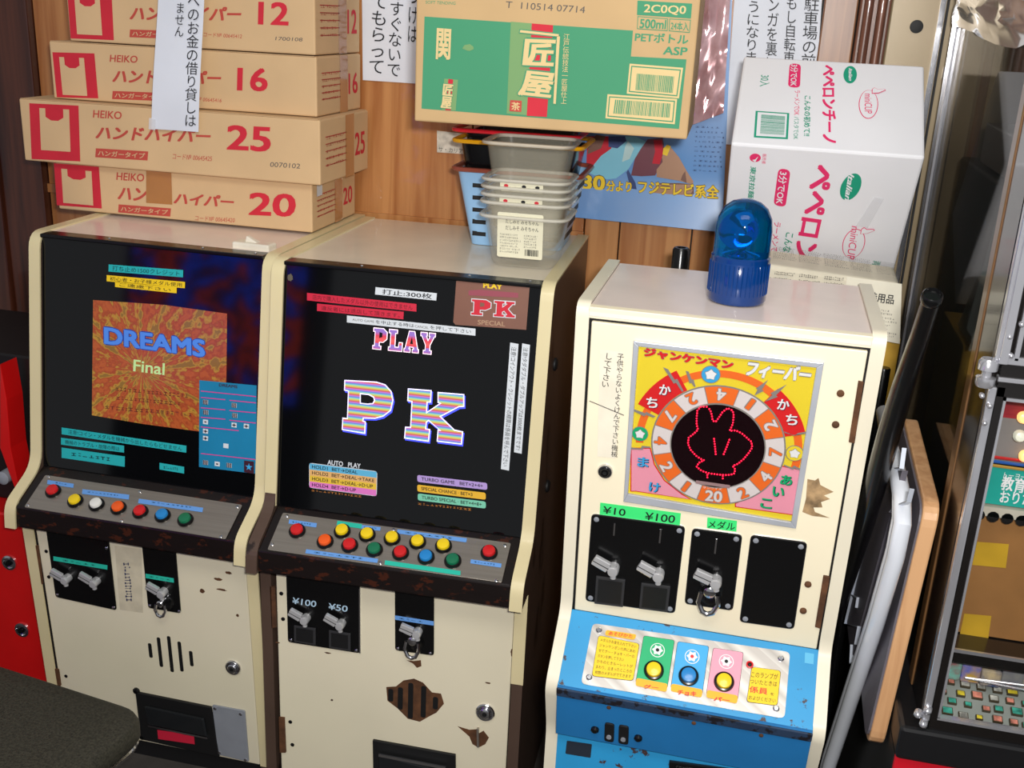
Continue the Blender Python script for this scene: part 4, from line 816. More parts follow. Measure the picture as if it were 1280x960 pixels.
# ================================================================ BEACON on cabinet 3
bc_ = (1.103+.2165, -.3053+.118, 1.152)
BG = mat('blue_beacon_plastic', (0, 128, 205), .04, var=0, trans=.9, ior=1.25)
BGd = mat('dark_blue_beacon_base', (2, 50, 112), .15, var=0, coat=.5)
br_ = root('warning_beacon', bc_, 0, 'domed blue warning beacon lamp standing on the small cabinet', 'beacon lamp')
MB().lathe((0, 0, 0), (0, 0, 1), [(.040, 0), (.0425, .004), (.0425, .06), (.040, .063)], 40).build('base', BGd, br_, smooth=True)
rb = MB()
for k in range(40):
    a = 2*PI*k/40; rb.tube([(.0425*math.cos(a), .0425*math.sin(a), .014), (.0425*math.cos(a), .0425*math.sin(a), .058)], .0011, 5)
rb.build('base_ribs', BGd, br_, stuff=True)
MB().lathe((0, 0, 0), (0, 0, 1), [(.0405, .062), (.0405, .105), (.038, .122), (.031, .136), (.020, .1445), (.008, .148), (0, .1485)], 40, cap=False).build('dome', BG, br_, smooth=True)
MB().lathe((0, 0, 0), (0, 0, 1), [(.0425, .060), (.0425, .066), (.0405, .068)], 40).build('collar_ring', BGd, br_, smooth=True)
BR = mat('blue_mirror', (60, 190, 255), .08, metal=1, var=0)
MB().lathe((0, 0, .066), (0, 0, 1), [(.024, 0), (.020, .004), (.004, .010), (0, .012)], 24).build('reflector_base', BR, br_, smooth=True)
MB().lathe((0, .004, .098), (-.35, -.8, .35), [(.004, -.012), (.016, -.004), (.024, .008), (.026, .013), (.022, .011), (.012, -.001), (0, -.006)], 24, cap=False).build('reflector', BR, br_, smooth=True)
MB().tube([(0, .004, .07), (0, .004, .096)], .005, 10).build('bulb_stem', BLK, br_)

# ================================================================ RED PRINTED CARTONS on cabinet 1
def carton(face_key, x0, x1, y0, y1, z0, z1, num, label, zk):
    loc = ((x0+x1)/2, (y0+y1)/2, z0)
    r = root('cardboard_box', loc, 0, label, 'cardboard box', 'red printed cartons stacked on the left cabinet')
    b = MB().box((x0-loc[0], y0-loc[1], 0), (x1-loc[0], y1-loc[1], z1-z0)).build('carton_body', KRAFT, r, bevel=.003)
    MB().box((x0-loc[0]+.004, y0-loc[1]-.0005, (z1-z0)), (x1-loc[0]-.004, y1-loc[1], z1-z0+.001)).build('top_flap', KRAFT, r)
    F = Face(face_key, r, loc=loc)
    S = Face(((x1, 0, 0), (0, 1, 0), (0, 0, 1)), r, loc=loc)
    return r, F, S
def carton_print(F, S, num, q, sx):
    """q: dict of crop quads"""
    o = F.patch('red_square', q['sq'], REDI, 1); F.patch('bag_shape', q['bag'], KRAFT, 2, parent=o)
    txt(F, 'HEIKO', *q['hk'], REDI2, layer=1, bold=.02)
    for s, qq in q['jp']: txt(F, s, *qq, REDI2, layer=1, bold=.045, shear=.12)
    F.patch('red_bar', quad(*q['bar']), REDI2, 1)
    bl, br, tl = map(Vector, q['bar']); txt(F, 'ハンガータイプ'[:q.get('bn', 7)], bl+(br-bl)*.05+(tl-bl)*.2, bl+(br-bl)*.95+(tl-bl)*.2, bl+(br-bl)*.05+(tl-bl)*.8, KRAFT, layer=2, bold=.02)
    txt(F, 'コード№ 006454'+num, *q['code'], REDI2, layer=1)
    txt(F, num, *q['num'], REDI, layer=1, bold=.03)
    y0, y1, z0, z1 = sx; d = y1-y0; h = z1-z0
    bx = S
    txt(bx, num, (y0+d*.70, z0+h*.30), (y0+d*.92, z0+h*.30), (y0+d*.70, z0+h*.68), REDI, layer=1, bold=.02)
    for k in range(5): bx.patch('red_rule', rect(y0+d*.10, z0+h*(.28+.11*k), y0+d*.52, z0+h*(.28+.11*k)+.0018), REDI2, 1)
    scrib(bx, ((y0+d*.12, z0+h*.24), (y0+d*.50, z0+h*.24), (y0+d*.12, z0+h*.76)), 5, REDI2, layer=1, dens=9, fill=.4)
    bx.patch('side_tape', rect(y0+d*.50, z0, y0+d*.68, z1), mat('brown_packing_tape', (176, 120, 66), .2, coat=.5, var=.03), 1, 'shiny brown packing tape')
def bagshape(bl, br, tl):
    bl, br, tl = map(Vector, (bl, br, tl)); U = br-bl; V = tl-bl
    return [tuple(bl+U*x+V*y) for x, y in ((0, 0), (1, 0), (1, 1), (.8, 1), (.8, .8), (.62, .72), (.38, .72), (.2, .8), (.2, 1), (0, 1))]
# 20
r, F, S = carton('B20', -.083, .483, .212, .446, 1.1035, 1.200, '20', 'brown carton printed 20 in red, lowest of the stack', 0)
carton_print(F, S, '20', dict(sq=[(-0.0868, 1.1106), (0.0181, 1.1126), (0.0187, 1.1980), (-0.0849, 1.1975)], bag=bagshape(*[(-0.0707, 1.1170), (-0.0009, 1.1172), (-0.0685, 1.1877)]), hk=[(0.0563, 1.1742), (0.1187, 1.1755), (0.0589, 1.1902)],
    jp=[('ハン', [(0.0557, 1.1337), (0.1212, 1.1355), (0.0606, 1.1611)]), ('ハイパー', [(0.1818, 1.1357), (0.3141, 1.1384), (0.1860, 1.1603)])], bar=[(0.0550, 1.1077), (0.1734, 1.1093), (0.0577, 1.1246)], code=[(0.2282, 1.1060), (0.3156, 1.1094), (0.2300, 1.1160)], num=[(0.3463, 1.1267), (0.4468, 1.1312), (0.3505, 1.1737)]), (.212, .446, 1.1035, 1.200))
F.patch('tape_patch', [(0.1210, 1.1330), (0.1797, 1.1343), (0.1817, 1.1985), (0.1257, 1.1990)], MATS['brown_packing_tape'], 2, 'shiny brown tape patch')
S.patch('white_sticker', rect(.235, 1.172, .262, 1.197), WLAB, 2)
# 25
r, F, S = carton('B25', -.137, .510, .191, .452, 1.202, 1.325, '25', 'brown carton printed 25 in red, widest of the stack', 0)
carton_print(F, S, '25', dict(sq=[(-0.1205, 1.2057), (-0.0087, 1.2093), (-0.0023, 1.3195), (-0.1135, 1.3171)], bag=bagshape(*[(-0.0962, 1.2257), (-0.0288, 1.2270), (-0.0912, 1.3092)]), hk=[(0.0278, 1.2982), (0.0909, 1.2989), (0.0305, 1.3135)],
    jp=[('ハンドハイパー', [(0.0294, 1.2561), (0.2804, 1.2658), (0.0345, 1.2835)])], bar=[(0.0262, 1.2203), (0.1426, 1.2224), (0.0291, 1.2383)], code=[(0.1976, 1.2295), (0.2825, 1.2312), (0.1995, 1.2402)], num=[(0.3150, 1.2556), (0.4077, 1.2578), (0.3190, 1.3045)]), (.191, .452, 1.2005, 1.325))
txt(F, '0070102', *[(0.4057, 1.2301), (0.4681, 1.2314), (0.4072, 1.2394)], GREYINK, layer=1)
# 16
r, F, S = carton('B16', -.078, .492, .221, .455, 1.3275, 1.438, '16', 'brown carton printed 16 in red, third up in the stack', 0)
carton_print(F, S, '16', dict(sq=[(-0.0706, 1.3297), (0.0234, 1.3332), (0.0223, 1.4196), (-0.0717, 1.4169)], bag=bagshape(*[(-0.0563, 1.3353), (-0.0006, 1.3364), (-0.0571, 1.4085)]), hk=[(0.0549, 1.4054), (0.1155, 1.4065), (0.0574, 1.4192)],
    jp=[('ハンドハイパー', [(0.0569, 1.3654), (0.2920, 1.3748), (0.0617, 1.3921)])], bar=[(0.0542, 1.3339), (0.1695, 1.3371), (0.0569, 1.3498)], code=[(0.2101, 1.3414), (0.2925, 1.3420), (0.2119, 1.3495)], num=[(0.3265, 1.3662), (0.3906, 1.3684), (0.3295, 1.4106)]), (.221, .455, 1.3265, 1.438))
# 12
r, F, S = carton('B12', -.030, .490, .221, .455, 1.441, 1.565, '12', 'brown carton printed 12 in red, topmost in view of the stack', 0)
carton_print(F, S, '12', dict(sq=[(-0.0279, 1.4454), (0.0676, 1.4469), (0.0699, 1.5379), (-0.0269, 1.5360)], bag=bagshape(*[(-0.0124, 1.4541), (0.0432, 1.4546), (-0.0119, 1.5278)]), hk=[(0.1024, 1.5250), (0.1608, 1.5264), (0.1048, 1.5393)],
    jp=[('ハンドハイパー', [(0.1045, 1.4855), (0.3390, 1.4944), (0.1091, 1.5122)])], bar=[(0.1021, 1.4542), (0.2143, 1.4565), (0.1045, 1.4688)], code=[(0.2603, 1.4633), (0.3404, 1.4640), (0.2619, 1.4711)], num=[(0.3746, 1.4907), (0.4369, 1.4915), (0.3772, 1.5326)]), (.221, .455, 1.441, 1.565))
txt(F, '1700108', *[(0.4094, 1.4643), (0.4642, 1.4649), (0.4108, 1.4708)], GREYINK, layer=1)

# hanging paper strip
sf = Face('STRIP')
pp = [(0.1597, 1.2861), (0.2611, 1.2870), (0.2846, 1.5300), (0.1896, 1.5259)]
mb = MB(); n = 12; ring = []
for k in range(n+1):
    f = k/n; a = Vector(pp[0])*(1-f)+Vector(pp[3])*f*1.25-Vector(pp[0])*f*.25; b = Vector(pp[1])*(1-f)+Vector(pp[2])*f*1.25-Vector(pp[1])*f*.25
    d = .002*math.sin(f*6)
    ring.append([sf.P(*a, d), sf.P(*b, d), sf.P(*b, d-.0005), sf.P(*a, d-.0005)])
# top of the strip is taped over the stack, bottom hangs free
ps = mb.rings(ring).build('hanging_note', PAPER, None, smooth=True)
tag(ps, 'long white paper strip with vertical handwriting hanging over the red printed cartons', 'paper note')
sf.p = ps
txt(sf, vtext('べのお金の借り貸しは'), (0.2327, 1.2972), (0.2582, 1.2974), (0.2539, 1.5371), INK, 'handwriting', 6, line=.95)
txt(sf, vtext('ません'), (0.2222, 1.4628), (0.2405, 1.4623), (0.2292, 1.5233), INK, 'handwriting', 6, line=.95)
sf.patch('clear_tape', [(0.1557, 1.2855), (0.1699, 1.2841), (0.1726, 1.3050), (0.1585, 1.3075)], mat('clear_tape', (236, 236, 240), .15, var=0, alpha=.6), 6)

# white switch box on cabinet 1
sw = root('switch_box', ((0.4318, 0.0574, 1.1000)[0], (0.4318, 0.0574, 1.1000)[1], 1.0945), -.05, 'small cream plastic switch box at the right edge of the left cabinet top', 'switch')
IV = mat('ivory_plastic', (232, 224, 206), .35, coat=.2)
MB().box((-.038, -.014, 0), (.038, .020, .015)).build('body', IV, sw, bevel=.004, seg=3)
MB().hexa([(-.016, -.004, .014), (.012, -.004, .014), (.012, .012, .014), (-.016, .012, .014), (-.014, -.002, .026), (-.002, -.002, .020), (-.002, .010, .020), (-.014, .010, .026)]).build('rocker', IV, sw, bevel=.002)

# ================================================================ BASKETS, TUBS, TEA CARTON on cabinet 2
th2 = .0354; o2 = Vector((.5047, -.02, 0))
def m2w(x, y, z): c, s = math.cos(th2), math.sin(th2); return (o2.x+c*x-s*y, o2.y+s*x+c*y, z)
def rr_ring(hx, hy, r, z, seg=4):
    q = [(-hx, -hy), (hx, -hy), (hx, hy), (-hx, hy)]; return [(p[0], p[1], z) for p in rrect(q, r, seg)]
TOPZ = 1.099
def bin_(name, loc, prof, m, label, cat, rimm, rimr, rim_at, holes=None, group=None):
    r = root(name, loc, th2, label, cat, group)
    body = MB().rings([rr_ring(a, b, .02, z) for a, b, z in prof] + [rr_ring(a-.003, b-.003, .018, z) for a, b, z in prof[::-1]], cap=True).build('body', m, r, smooth=True)
    a, b, z = rim_at
    pts = [Vector(p) for p in rr_ring(a, b, .025, z, 6)]
    mb = MB(); n = len(pts); rings = []
    for i in range(n):
        d = (pts[(i+1) % n]-pts[i-1]).normalized(); o_ = Vector((d.y, -d.x, 0))
        rings.append([pts[i]+o_*math.cos(2*PI*k/8)*rimr+Vector((0, 0, 1))*math.sin(2*PI*k/8)*rimr*.8 for k in range(8)])
    mb.rings(rings, close=True).build('rim', rimm, r, smooth=True)
    return r, body
BB = mat('light_blue_plastic', (150, 194, 234), .35, var=.01, coat=.2)
b1, body = bin_('plastic_basket', m2w(.386, .350, TOPZ), [(.090, .070, 0), (.118, .088, .145)], BB, 'light blue plastic basket with brown rim under the black tubs', 'basket', mat('brown_plastic', (150, 74, 58), .35), .006, (.124, .094, .148))
for side in (-1, 1):
    for k in range(5):
        z = .02+.024*k; hx = .090+.028*z/.145
        MB().box((side*hx-.002 if side > 0 else side*hx-.002, -.05, z), (side*hx+.002, .05, z+.010)).build('side_slot', BLKM, body)
for k in range(5):
    z = .018+.024*k; hy = .070+.018*z/.145
    MB().box((-.085, -hy-.001, z), (-.058, -hy+.002, z+.009)).build('side_slot', BLKM, body); MB().box((.058, -hy-.001, z), (.085, -hy+.002, z+.009)).build('side_slot', BLKM, body)
BP = mat('black_plastic', (14, 14, 15), .2, coat=.3)
bin_('black_tub', m2w(.385, .350, TOPZ+.117), [(.100, .074, 0), (.112, .085, .078)], BP, 'black plastic tub with yellow rim nested above the blue basket', 'tub', mat('yellow_plastic', (244, 176, 20), .3), .0055, (.124, .095, .084))
bin_('black_tub', m2w(.380, .350, TOPZ+.145), [(.093, .067, 0), (.101, .075, .070)], BP, 'black plastic tub with red rim, right under the green tea carton', 'tub', mat('red_plastic', (222, 30, 48), .3), .0055, (.121, .093, .076))
# clear tubs
CP = mat('clear_plastic', (228, 222, 200), .2, var=0, alpha=.16)
CP.node_tree.nodes['Principled BSDF'].inputs['Alpha'].default_value = .17
CPr = mat('clear_plastic_rim', (230, 226, 212), .15, var=0, alpha=.55, coat=.5)
zt = TOPZ; tubs = []
hts = [0, .024, .037, .050, .063, .110]
for i, dz in enumerate(hts):
    lab = ['lowest clear tub of the nested stack, label on its front', 'second clear tub from the bottom of the nested stack', 'third clear tub from the bottom of the nested stack', 'fourth clear tub from the bottom of the nested stack', 'fifth clear tub, just under the tallest one', 'topmost clear tub standing highest in the nested stack'][i]
    h = .092 if i < 5 else .108
    wb, wt = .060, .074
    s = 1-.004*i
    r = root('clear_tub', m2w(.431, .168, zt+dz+.0004*i), th2, lab, 'plastic tub', 'nested clear tubs on the middle cabinet')
    wt2 = wb + (wt-wb)*h/.098
    prof = [(wb*s*.93, .054*s*.93, 0), (wb*s, .054*s, .008), (wt2*s, .068*s, h)]
    MB().rings([rr_ring(a, b, .026, z) for a, b, z in prof] , cap=False).add([p for p in rr_ring(prof[0][0], prof[0][1], .026, .0)], [tuple(range(len(rr_ring(.05, .05, .018, 0))))]).build('body', CP, r, smooth=True)
    pts = [Vector(p) for p in rr_ring(wt2*s+.004, .073*s, .030, h, 6)]; n = len(pts); rings = []
    for j in range(n):
        d = (pts[(j+1) % n]-pts[j-1]).normalized(); o_ = Vector((d.y, -d.x, 0))
        rings.append([pts[j]+o_*math.cos(2*PI*k/8)*.006+Vector((0, 0, 1))*math.sin(2*PI*k/8)*.0036 for k in range(8)])
    MB().rings(rings, close=True).build('rim', CPr, r, smooth=True)
    if i == 0:
        Lf = Face(((0, -.0548, .008), (1, 0, 0), (0, -.14, .99)), r)
        lb = Lf.patch('product_label', rrect(rect(-.045, .010, .038, .094), .004), mat('tub_label', (226, 222, 196), .5, var=.01), 3, 'cream product label with fine print and barcode')
        Lf2 = Face(((0, -.0548, .008), (1, 0, 0), (0, -.14, .99)), lb)
        txt(Lf2, 'だしみそ みそちゃん', (-.030, .074), (.030, .074), (-.030, .082), INK, layer=4); txt(Lf2, 'だしみそ みそちゃん', (-.030, .062), (.030, .062), (-.030, .070), INK, layer=4)
        scrib(Lf2, ((-.040, .018), (-.002, .018), (-.040, .056)), 7, GREYINK, layer=4, dens=14); scrib(Lf2, ((.004, .030), (.030, .030), (.004, .056)), 5, GREYINK, layer=4, dens=8)
        rnd = random.Random(2); x = .006; mb = MB()
        while x < .031:
            w_ = rnd.choice([.0006, .0011, .0016]); Lf2.flat(rect(x, .016, x+w_, .028), 4, mb); x += w_+rnd.choice([.0005, .001])
        mb.build('barcode', INK, lb)
    if i in (2, 4):
        Lf = Face(((0, -.0548, .008), (1, 0, 0), (0, -.14, .99)), r)
        lb = Lf.patch('product_label', rrect(rect(-.043, .066, .034, .082 if i == 4 else .084), .003), MATS['tub_label'], 3)
        for cx, m_ in ((-.032, REDI), (0, INK), (.024, REDI if i == 2 else INK)): Lf.patch('label_mark', circ((cx, .076), .004, 10, .003), m_, 4, parent=lb)

# tea carton
CT0 = m2w(.4725, .05+.13, 0)
tc = root('tea_carton', (CT0[0], CT0[1], 1.352), th2, 'green and brown printed carton balanced on the black tubs', 'cardboard box')
MB().box((-.2285, -.13, 0), (.2345, .13, .25)).build('carton_body', KRAFT2, tc, bevel=.003)
F = Face(((0, 0, 0), (1, 0, 0), (0, 0, 1)), tc); F.O = Vector((-.4725, -.13, -1.352))
g = [(0.2566, 1.3735), (0.6925, 1.3680), (0.6939, 1.4773), (0.6048, 1.4771), (0.6049, 1.5168), (0.2588, 1.5221)]
o = F.patch('green_print', g, GREENI, 1)
F.patch('tan_panel', [(0.4046, 1.3748), (0.4400, 1.3741), (0.4398, 1.5199), (0.4049, 1.5210)], GREENI2, 2, parent=o)
F.patch('red_stripe', [(0.4390, 1.3731), (0.4731, 1.3733), (0.4751, 1.5188), (0.4398, 1.5199)], REDI, 3, parent=o)
for s, q in (('匠', [(0.4273, 1.4535), (0.4794, 1.4544), (0.4301, 1.4961)]), ('屋', [(0.4216, 1.4051), (0.4775, 1.4027), (0.4296, 1.4469)])): txt(F, s, *q, CREAMI, layer=4, bold=.045, outline=GREENI, ow=.04)
for q in ([(0.4207, 1.5050), (0.4855, 1.5017), (0.4853, 1.5054), (0.4215, 1.5088)], [(0.4829, 1.3957), (0.4870, 1.3955), (0.4875, 1.5018), (0.4825, 1.5025)]):
    F.patch('bracket_line', outl(q, .0015), GREENI, 4, parent=o); F.patch('bracket_line', q, CREAMI, 5, parent=o)
sq = [(0.4090, 1.3790), (0.4295, 1.3788), (0.4296, 1.3969), (0.4097, 1.3971)]; F.patch('seal', sq, REDI2, 4, parent=o); txt(F, '茶', *[(0.4120, 1.3812), (0.4268, 1.3806), (0.4124, 1.3944)], CREAMI, layer=5, bold=.02)
txt(F, vtext('江戸伝統技法一匠屋仕上'), *[(0.4950, 1.3965), (0.5050, 1.3966), (0.4931, 1.5067)], CREAMI, layer=4, line=.95)
txt(F, '関', *[(0.2799, 1.4551), (0.3047, 1.4545), (0.2807, 1.5057)], CREAMI, layer=4, bold=.04)
F.patch('mini_panel', [(0.2924, 1.3737), (0.3165, 1.3738), (0.3191, 1.4244), (0.2952, 1.4250)], GREENI2, 2, parent=o); F.patch('mini_stripe', [(0.2987, 1.3736), (0.3081, 1.3737), (0.3108, 1.4244), (0.3025, 1.4249)], REDI, 3, parent=o)
txt(F, vtext('匠屋'), *[(0.2902, 1.3766), (0.3091, 1.3758), (0.2933, 1.4171)], CREAMI, layer=4, bold=.05, line=.95, outline=GREENI)
F.patch('leaf_print', blob([(0.3349, 1.4771)][0], .012, .006, seed=4), GREENI2, 2, parent=o)
txt(F, 'T  110514 07714', *[(0.3949, 1.5419), (0.5252, 1.5396), (0.3954, 1.5521)], GREYINK, layer=1)
txt(F, 'SOFT TENDING', *[(0.2599, 1.5423), (0.3108, 1.5427), (0.2603, 1.5470)], GREENI, layer=1)
F.patch('code_box', [(0.6092, 1.5407), (0.6948, 1.5393), (0.6945, 1.5617), (0.6083, 1.5624)], GREENI, 1); txt(F, '2C0Q0', *[(0.6195, 1.5430), (0.6859, 1.5434), (0.6197, 1.5575)], CREAMI, layer=2, bold=.02)
for q in ([(0.6110, 1.5194), (0.6599, 1.5186), (0.6590, 1.5376), (0.6103, 1.5390)], [(0.6618, 1.5187), (0.6951, 1.5176), (0.6950, 1.5375), (0.6609, 1.5377)]):
    b_ = F.patch('outline_box', q, GREENI, 1); F.patch('box_inner', outl(q, -.0012), KRAFT2, 2, parent=b_)
txt(F, '500ml', *[(0.6147, 1.5210), (0.6568, 1.5212), (0.6149, 1.5355)], GREENI, layer=3, bold=.03); txt(F, '24本入', *[(0.6644, 1.5206), (0.6929, 1.5202), (0.6641, 1.5342)], GREENI, layer=3, bold=.02)
txt(F, 'PETボトル', *[(0.6087, 1.5005), (0.6940, 1.5002), (0.6089, 1.5152)], GREENI, layer=1, bold=.03); txt(F, 'ASP', *[(0.6555, 1.4826), (0.6938, 1.4828), (0.6563, 1.4955)], GREENI, layer=1, bold=.03)
for q, q2, sd in (([(0.6028, 1.4188), (0.6878, 1.4163), (0.6899, 1.4641), (0.6038, 1.4659)], [(0.6165, 1.4253), (0.6774, 1.4241), (0.6773, 1.4499), (0.6167, 1.4512)], 3), ([(0.5709, 1.3775), (0.6849, 1.3752), (0.6850, 1.4152), (0.5715, 1.4160)], [(0.5837, 1.3860), (0.6752, 1.3851), (0.6751, 1.4075), (0.5849, 1.4082)], 5)):
    F.patch('barcode_panel', q, CREAMI, 2, parent=o)
    inner = outl(q, -.003); F.patch('barcode_frame', inner, GREENI, 3, parent=o); F.patch('barcode_field', outl(inner, -.0018), CREAMI, 4, parent=o)
    mb = MB(); rnd = random.Random(sd); bl, br, tr_, tl = map(Vector, q2); x = 0
    while x < 1:
        w_ = rnd.choice([.008, .014, .022]); F.flat([tuple(bl+(br-bl)*x), tuple(bl+(br-bl)*min(1, x+w_)), tuple(tl+(tr_-tl)*min(1, x+w_)), tuple(tl+(tr_-tl)*x)], 5, mb); x += w_+rnd.choice([.008, .014])
    mb.build('barcode', GREENI, o)

# ================================================================ PAPERS AND POSTER ON THE WALL
WF = Face('WALL')
def sheet(name, poly, m, label, cat, wav=.003, layer=.002, n=10, curl=0):
    """slightly wavy sheet on the wall: poly = bl, br, tr, tl in wall metres"""
    bl, br, tr_, tl = map(Vector, poly); mb = MB(); vs = []; fs = []
    N_ = n
    for s_ in (0, 1):
        for j in range(N_+1):
            for i in range(N_+1):
                u, v = i/N_, j/N_; p = bl*(1-u)*(1-v)+br*u*(1-v)+tr_*u*v+tl*(1-u)*v
                d = layer + wav*(1+math.sin(u*7+v*3)*math.cos(v*6-u*2)) + curl*max(0, .18-v)*3 - s_*.0006
                vs.append(WF.P(p.x, p.y, d))
    M_ = (N_+1)**2
    for s_ in (0, 1):
        for j in range(N_):
            for i in range(N_):
                a = s_*M_+j*(N_+1)+i; fs.append((a, a+1, a+N_+2, a+N_+1))
    for i in range(N_):
        fs += [(i, i+1, M_+i+1, M_+i), (N_*(N_+1)+i, N_*(N_+1)+i+1, M_+N_*(N_+1)+i+1, M_+N_*(N_+1)+i), (i*(N_+1), (i+1)*(N_+1), M_+(i+1)*(N_+1), M_+i*(N_+1)), (i*(N_+1)+N_, (i+1)*(N_+1)+N_, M_+(i+1)*(N_+1)+N_, M_+i*(N_+1)+N_)]
    o = MB().add(vs, fs).build(name, m, None, smooth=True); tag(o, label, cat); return o
n1 = sheet('wall_notice', [(0.4920, 1.3847), (0.6789, 1.3844), ((0.6789, 1.3844)[0], 1.62), ((0.4920, 1.3847)[0]-.003, 1.62)], PAPER, 'white notice with handwriting pinned to the wood wall left of the tea carton', 'paper notice', wav=.0004)
WF.p = n1
txt(WF, vtext('めてもらって'), (0.5063, 1.4002), (0.5383, 1.4004), (0.5160, 1.5888), INK, 'handwriting', 8, line=.95)
txt(WF, vtext('入はすぐないで'), (0.5454, 1.3976), (0.5755, 1.3961), (0.5538, 1.6056), INK, 'handwriting', 8, line=.95)
txt(WF, vtext('つけは'), (0.5902, 1.4674), (0.6111, 1.4668), (0.5921, 1.5673), INK, 'handwriting', 8, line=.95)
WF.p = None
n2 = sheet('wall_notice', [(1.2553, 1.3061), ((1.4247, 1.3182)[0], (1.2553, 1.3061)[1]), ((1.4083, 1.5841)[0]-.003, 1.62), ((1.2439, 1.5770)[0], 1.62)], PAPER, 'white notice with handwriting pinned behind the white carton', 'paper notice', wav=.0004)
WF.p = n2
for s, a, b, c in (('当店駐車場の前に', (1.3863, 1.4372), (1.4133, 1.4373), (1.3717, 1.6392)), ('人、もし自転車を', (1.3525, 1.4412), (1.3737, 1.4410), (1.3381, 1.6379)), ('のマンガを裏に', (1.3174, 1.4542), (1.3388, 1.4539), (1.3047, 1.6339)), ('いてうになりま', (1.2781, 1.4639), (1.3011, 1.4637), (1.2690, 1.6211))):
    txt(WF, vtext(s), a, b, c, INK, 'handwriting', 8, line=.95)
WF.p = None
WF.lift = .002
PB = mat('poster_blue', (92, 146, 206), .3, var_col=(122, 152, 196), scale=5, coat=.4)
ps2 = sheet('wall_poster', [(0.9405, 1.1376), (1.2710, 1.1332), ((1.2439, 1.5770)[0]-.004, 1.60), ((0.9405, 1.1376)[0], 1.60)], PB, 'blue illustrated poster with yellow lettering on the wood wall below the tea carton', 'poster', wav=.0005, curl=.03, n=16)
WF.p = ps2; WF.lift = .006
Wc = '<5.333,690,140>'
SK = mat('tan_print', (178, 134, 104), .4, var=.02); LB = mat('pale_cyan_print', (128, 198, 220), .4, var=.02); MR = mat('maroon_print', (110, 44, 60), .4, var=.02); DNV = mat('navy_print', (40, 62, 120), .4, var=.02); BRN = mat('brown_print', (120, 80, 64), .4, var=.02)
for q, m, ly in (([(0.9821, 1.2294), (0.9942, 1.2365), (1.0314, 1.2820), (1.0662, 1.3085), (0.9801, 1.3025)], REDI, 1), ([(1.0269, 1.2191), (1.0454, 1.2221), (1.0686, 1.2422), (1.0820, 1.2676), (1.1037, 1.2992), (1.0784, 1.3094), (1.0234, 1.3056), (1.0314, 1.2820), (1.0109, 1.2653), (0.9853, 1.2297), (1.0013, 1.2248)], LB, 2), ([(1.0551, 1.2564), (1.0700, 1.2636), (1.0774, 1.2853), (1.0639, 1.2994), (1.0588, 1.2870)], mat('white_cyan_print', (196, 226, 226), .4), 3),
                 ([(0.9827, 1.2663), (1.0098, 1.2804), (1.0172, 1.3051), (0.9985, 1.3068), (0.9841, 1.2907)], BRN, 3), ([(1.0758, 1.2306), (1.0974, 1.2307), (1.1248, 1.2344), (1.1375, 1.2626), (1.1422, 1.2780), (1.1331, 1.3103), (1.1032, 1.3052), (1.0898, 1.2832), (1.0807, 1.2644)], MR, 4), ([(1.1166, 1.2580), (1.1319, 1.2577), (1.1374, 1.2807), (1.1320, 1.3057), (1.1154, 1.3045), (1.1205, 1.2824)], REDI, 5),
                 ([(1.1281, 1.2316), (1.1743, 1.2276), (1.2022, 1.2223), (1.2031, 1.2284), (1.1875, 1.2483), (1.1698, 1.2741), (1.1464, 1.2978), (1.1349, 1.2745), (1.1375, 1.2626), (1.1268, 1.2467)], SK, 5), ([(1.1361, 1.2776), (1.1455, 1.2753), (1.1512, 1.2951), (1.1434, 1.2976), (1.1366, 1.2896)], YEL, 6), ([(1.1772, 1.2294), (1.1899, 1.2243), (1.1845, 1.2481), (1.1794, 1.2386)], BRN, 6),
                 ([(1.1154, 1.1659), (1.1663, 1.1516), (1.1947, 1.1757), (1.2077, 1.1983), (1.2037, 1.2224), (1.1748, 1.2231), (1.1353, 1.2200), (1.1317, 1.1921)], BRN, 4), ([(1.1133, 1.1905), (1.1325, 1.1829), (1.1935, 1.1879), (1.2034, 1.2102), (1.1992, 1.2220), (1.1599, 1.2189), (1.1295, 1.2164)], SK, 5), ([(1.0824, 1.1880), (1.0931, 1.1904), (1.0863, 1.2161), (1.0686, 1.2422), (1.0660, 1.2359)], DNV, 4),
                 ([(1.0250, 1.2846), (1.0437, 1.2829), (1.0609, 1.2992), (1.0571, 1.3079), (1.0234, 1.3056)], DNV, 4), ([(1.0000, 1.1561), (1.0483, 1.1446), (1.0346, 1.1591), (1.0524, 1.1731), (1.0085, 1.1694)], DNV, 2)):
    WF.patch('poster_shape', q, m, ly*.8)
OUT = mat('dark_outline_ink', (60, 40, 40), .5, var=0)
for s, q in (('30', [(0.9757, 1.1942), (1.0243, 1.1950), (0.9748, 1.2252)]), ('分より', [(1.0268, 1.1946), (1.0792, 1.1964), (1.0264, 1.2169)]), ('フジテレビ', [(1.0926, 1.1966), (1.2062, 1.1976), (1.0913, 1.2226)]), ('系全', [(1.2094, 1.1960), (1.2568, 1.1975), (1.2076, 1.2233)])):
    txt(WF, s, *q, YEL, layer=6, bold=.04, outline=OUT)
scrib(WF, [(0.9801, 1.1670), (1.1894, 1.1676), (0.9795, 1.1858)], 3, WLAB, layer=6, dens=34, fill=.5); scrib(WF, [(1.1998, 1.2463), (1.2568, 1.2477), (1.1962, 1.3412)], 10, DNV, layer=2, dens=6, fill=.35)
WF.lift = .002; WF.p = None
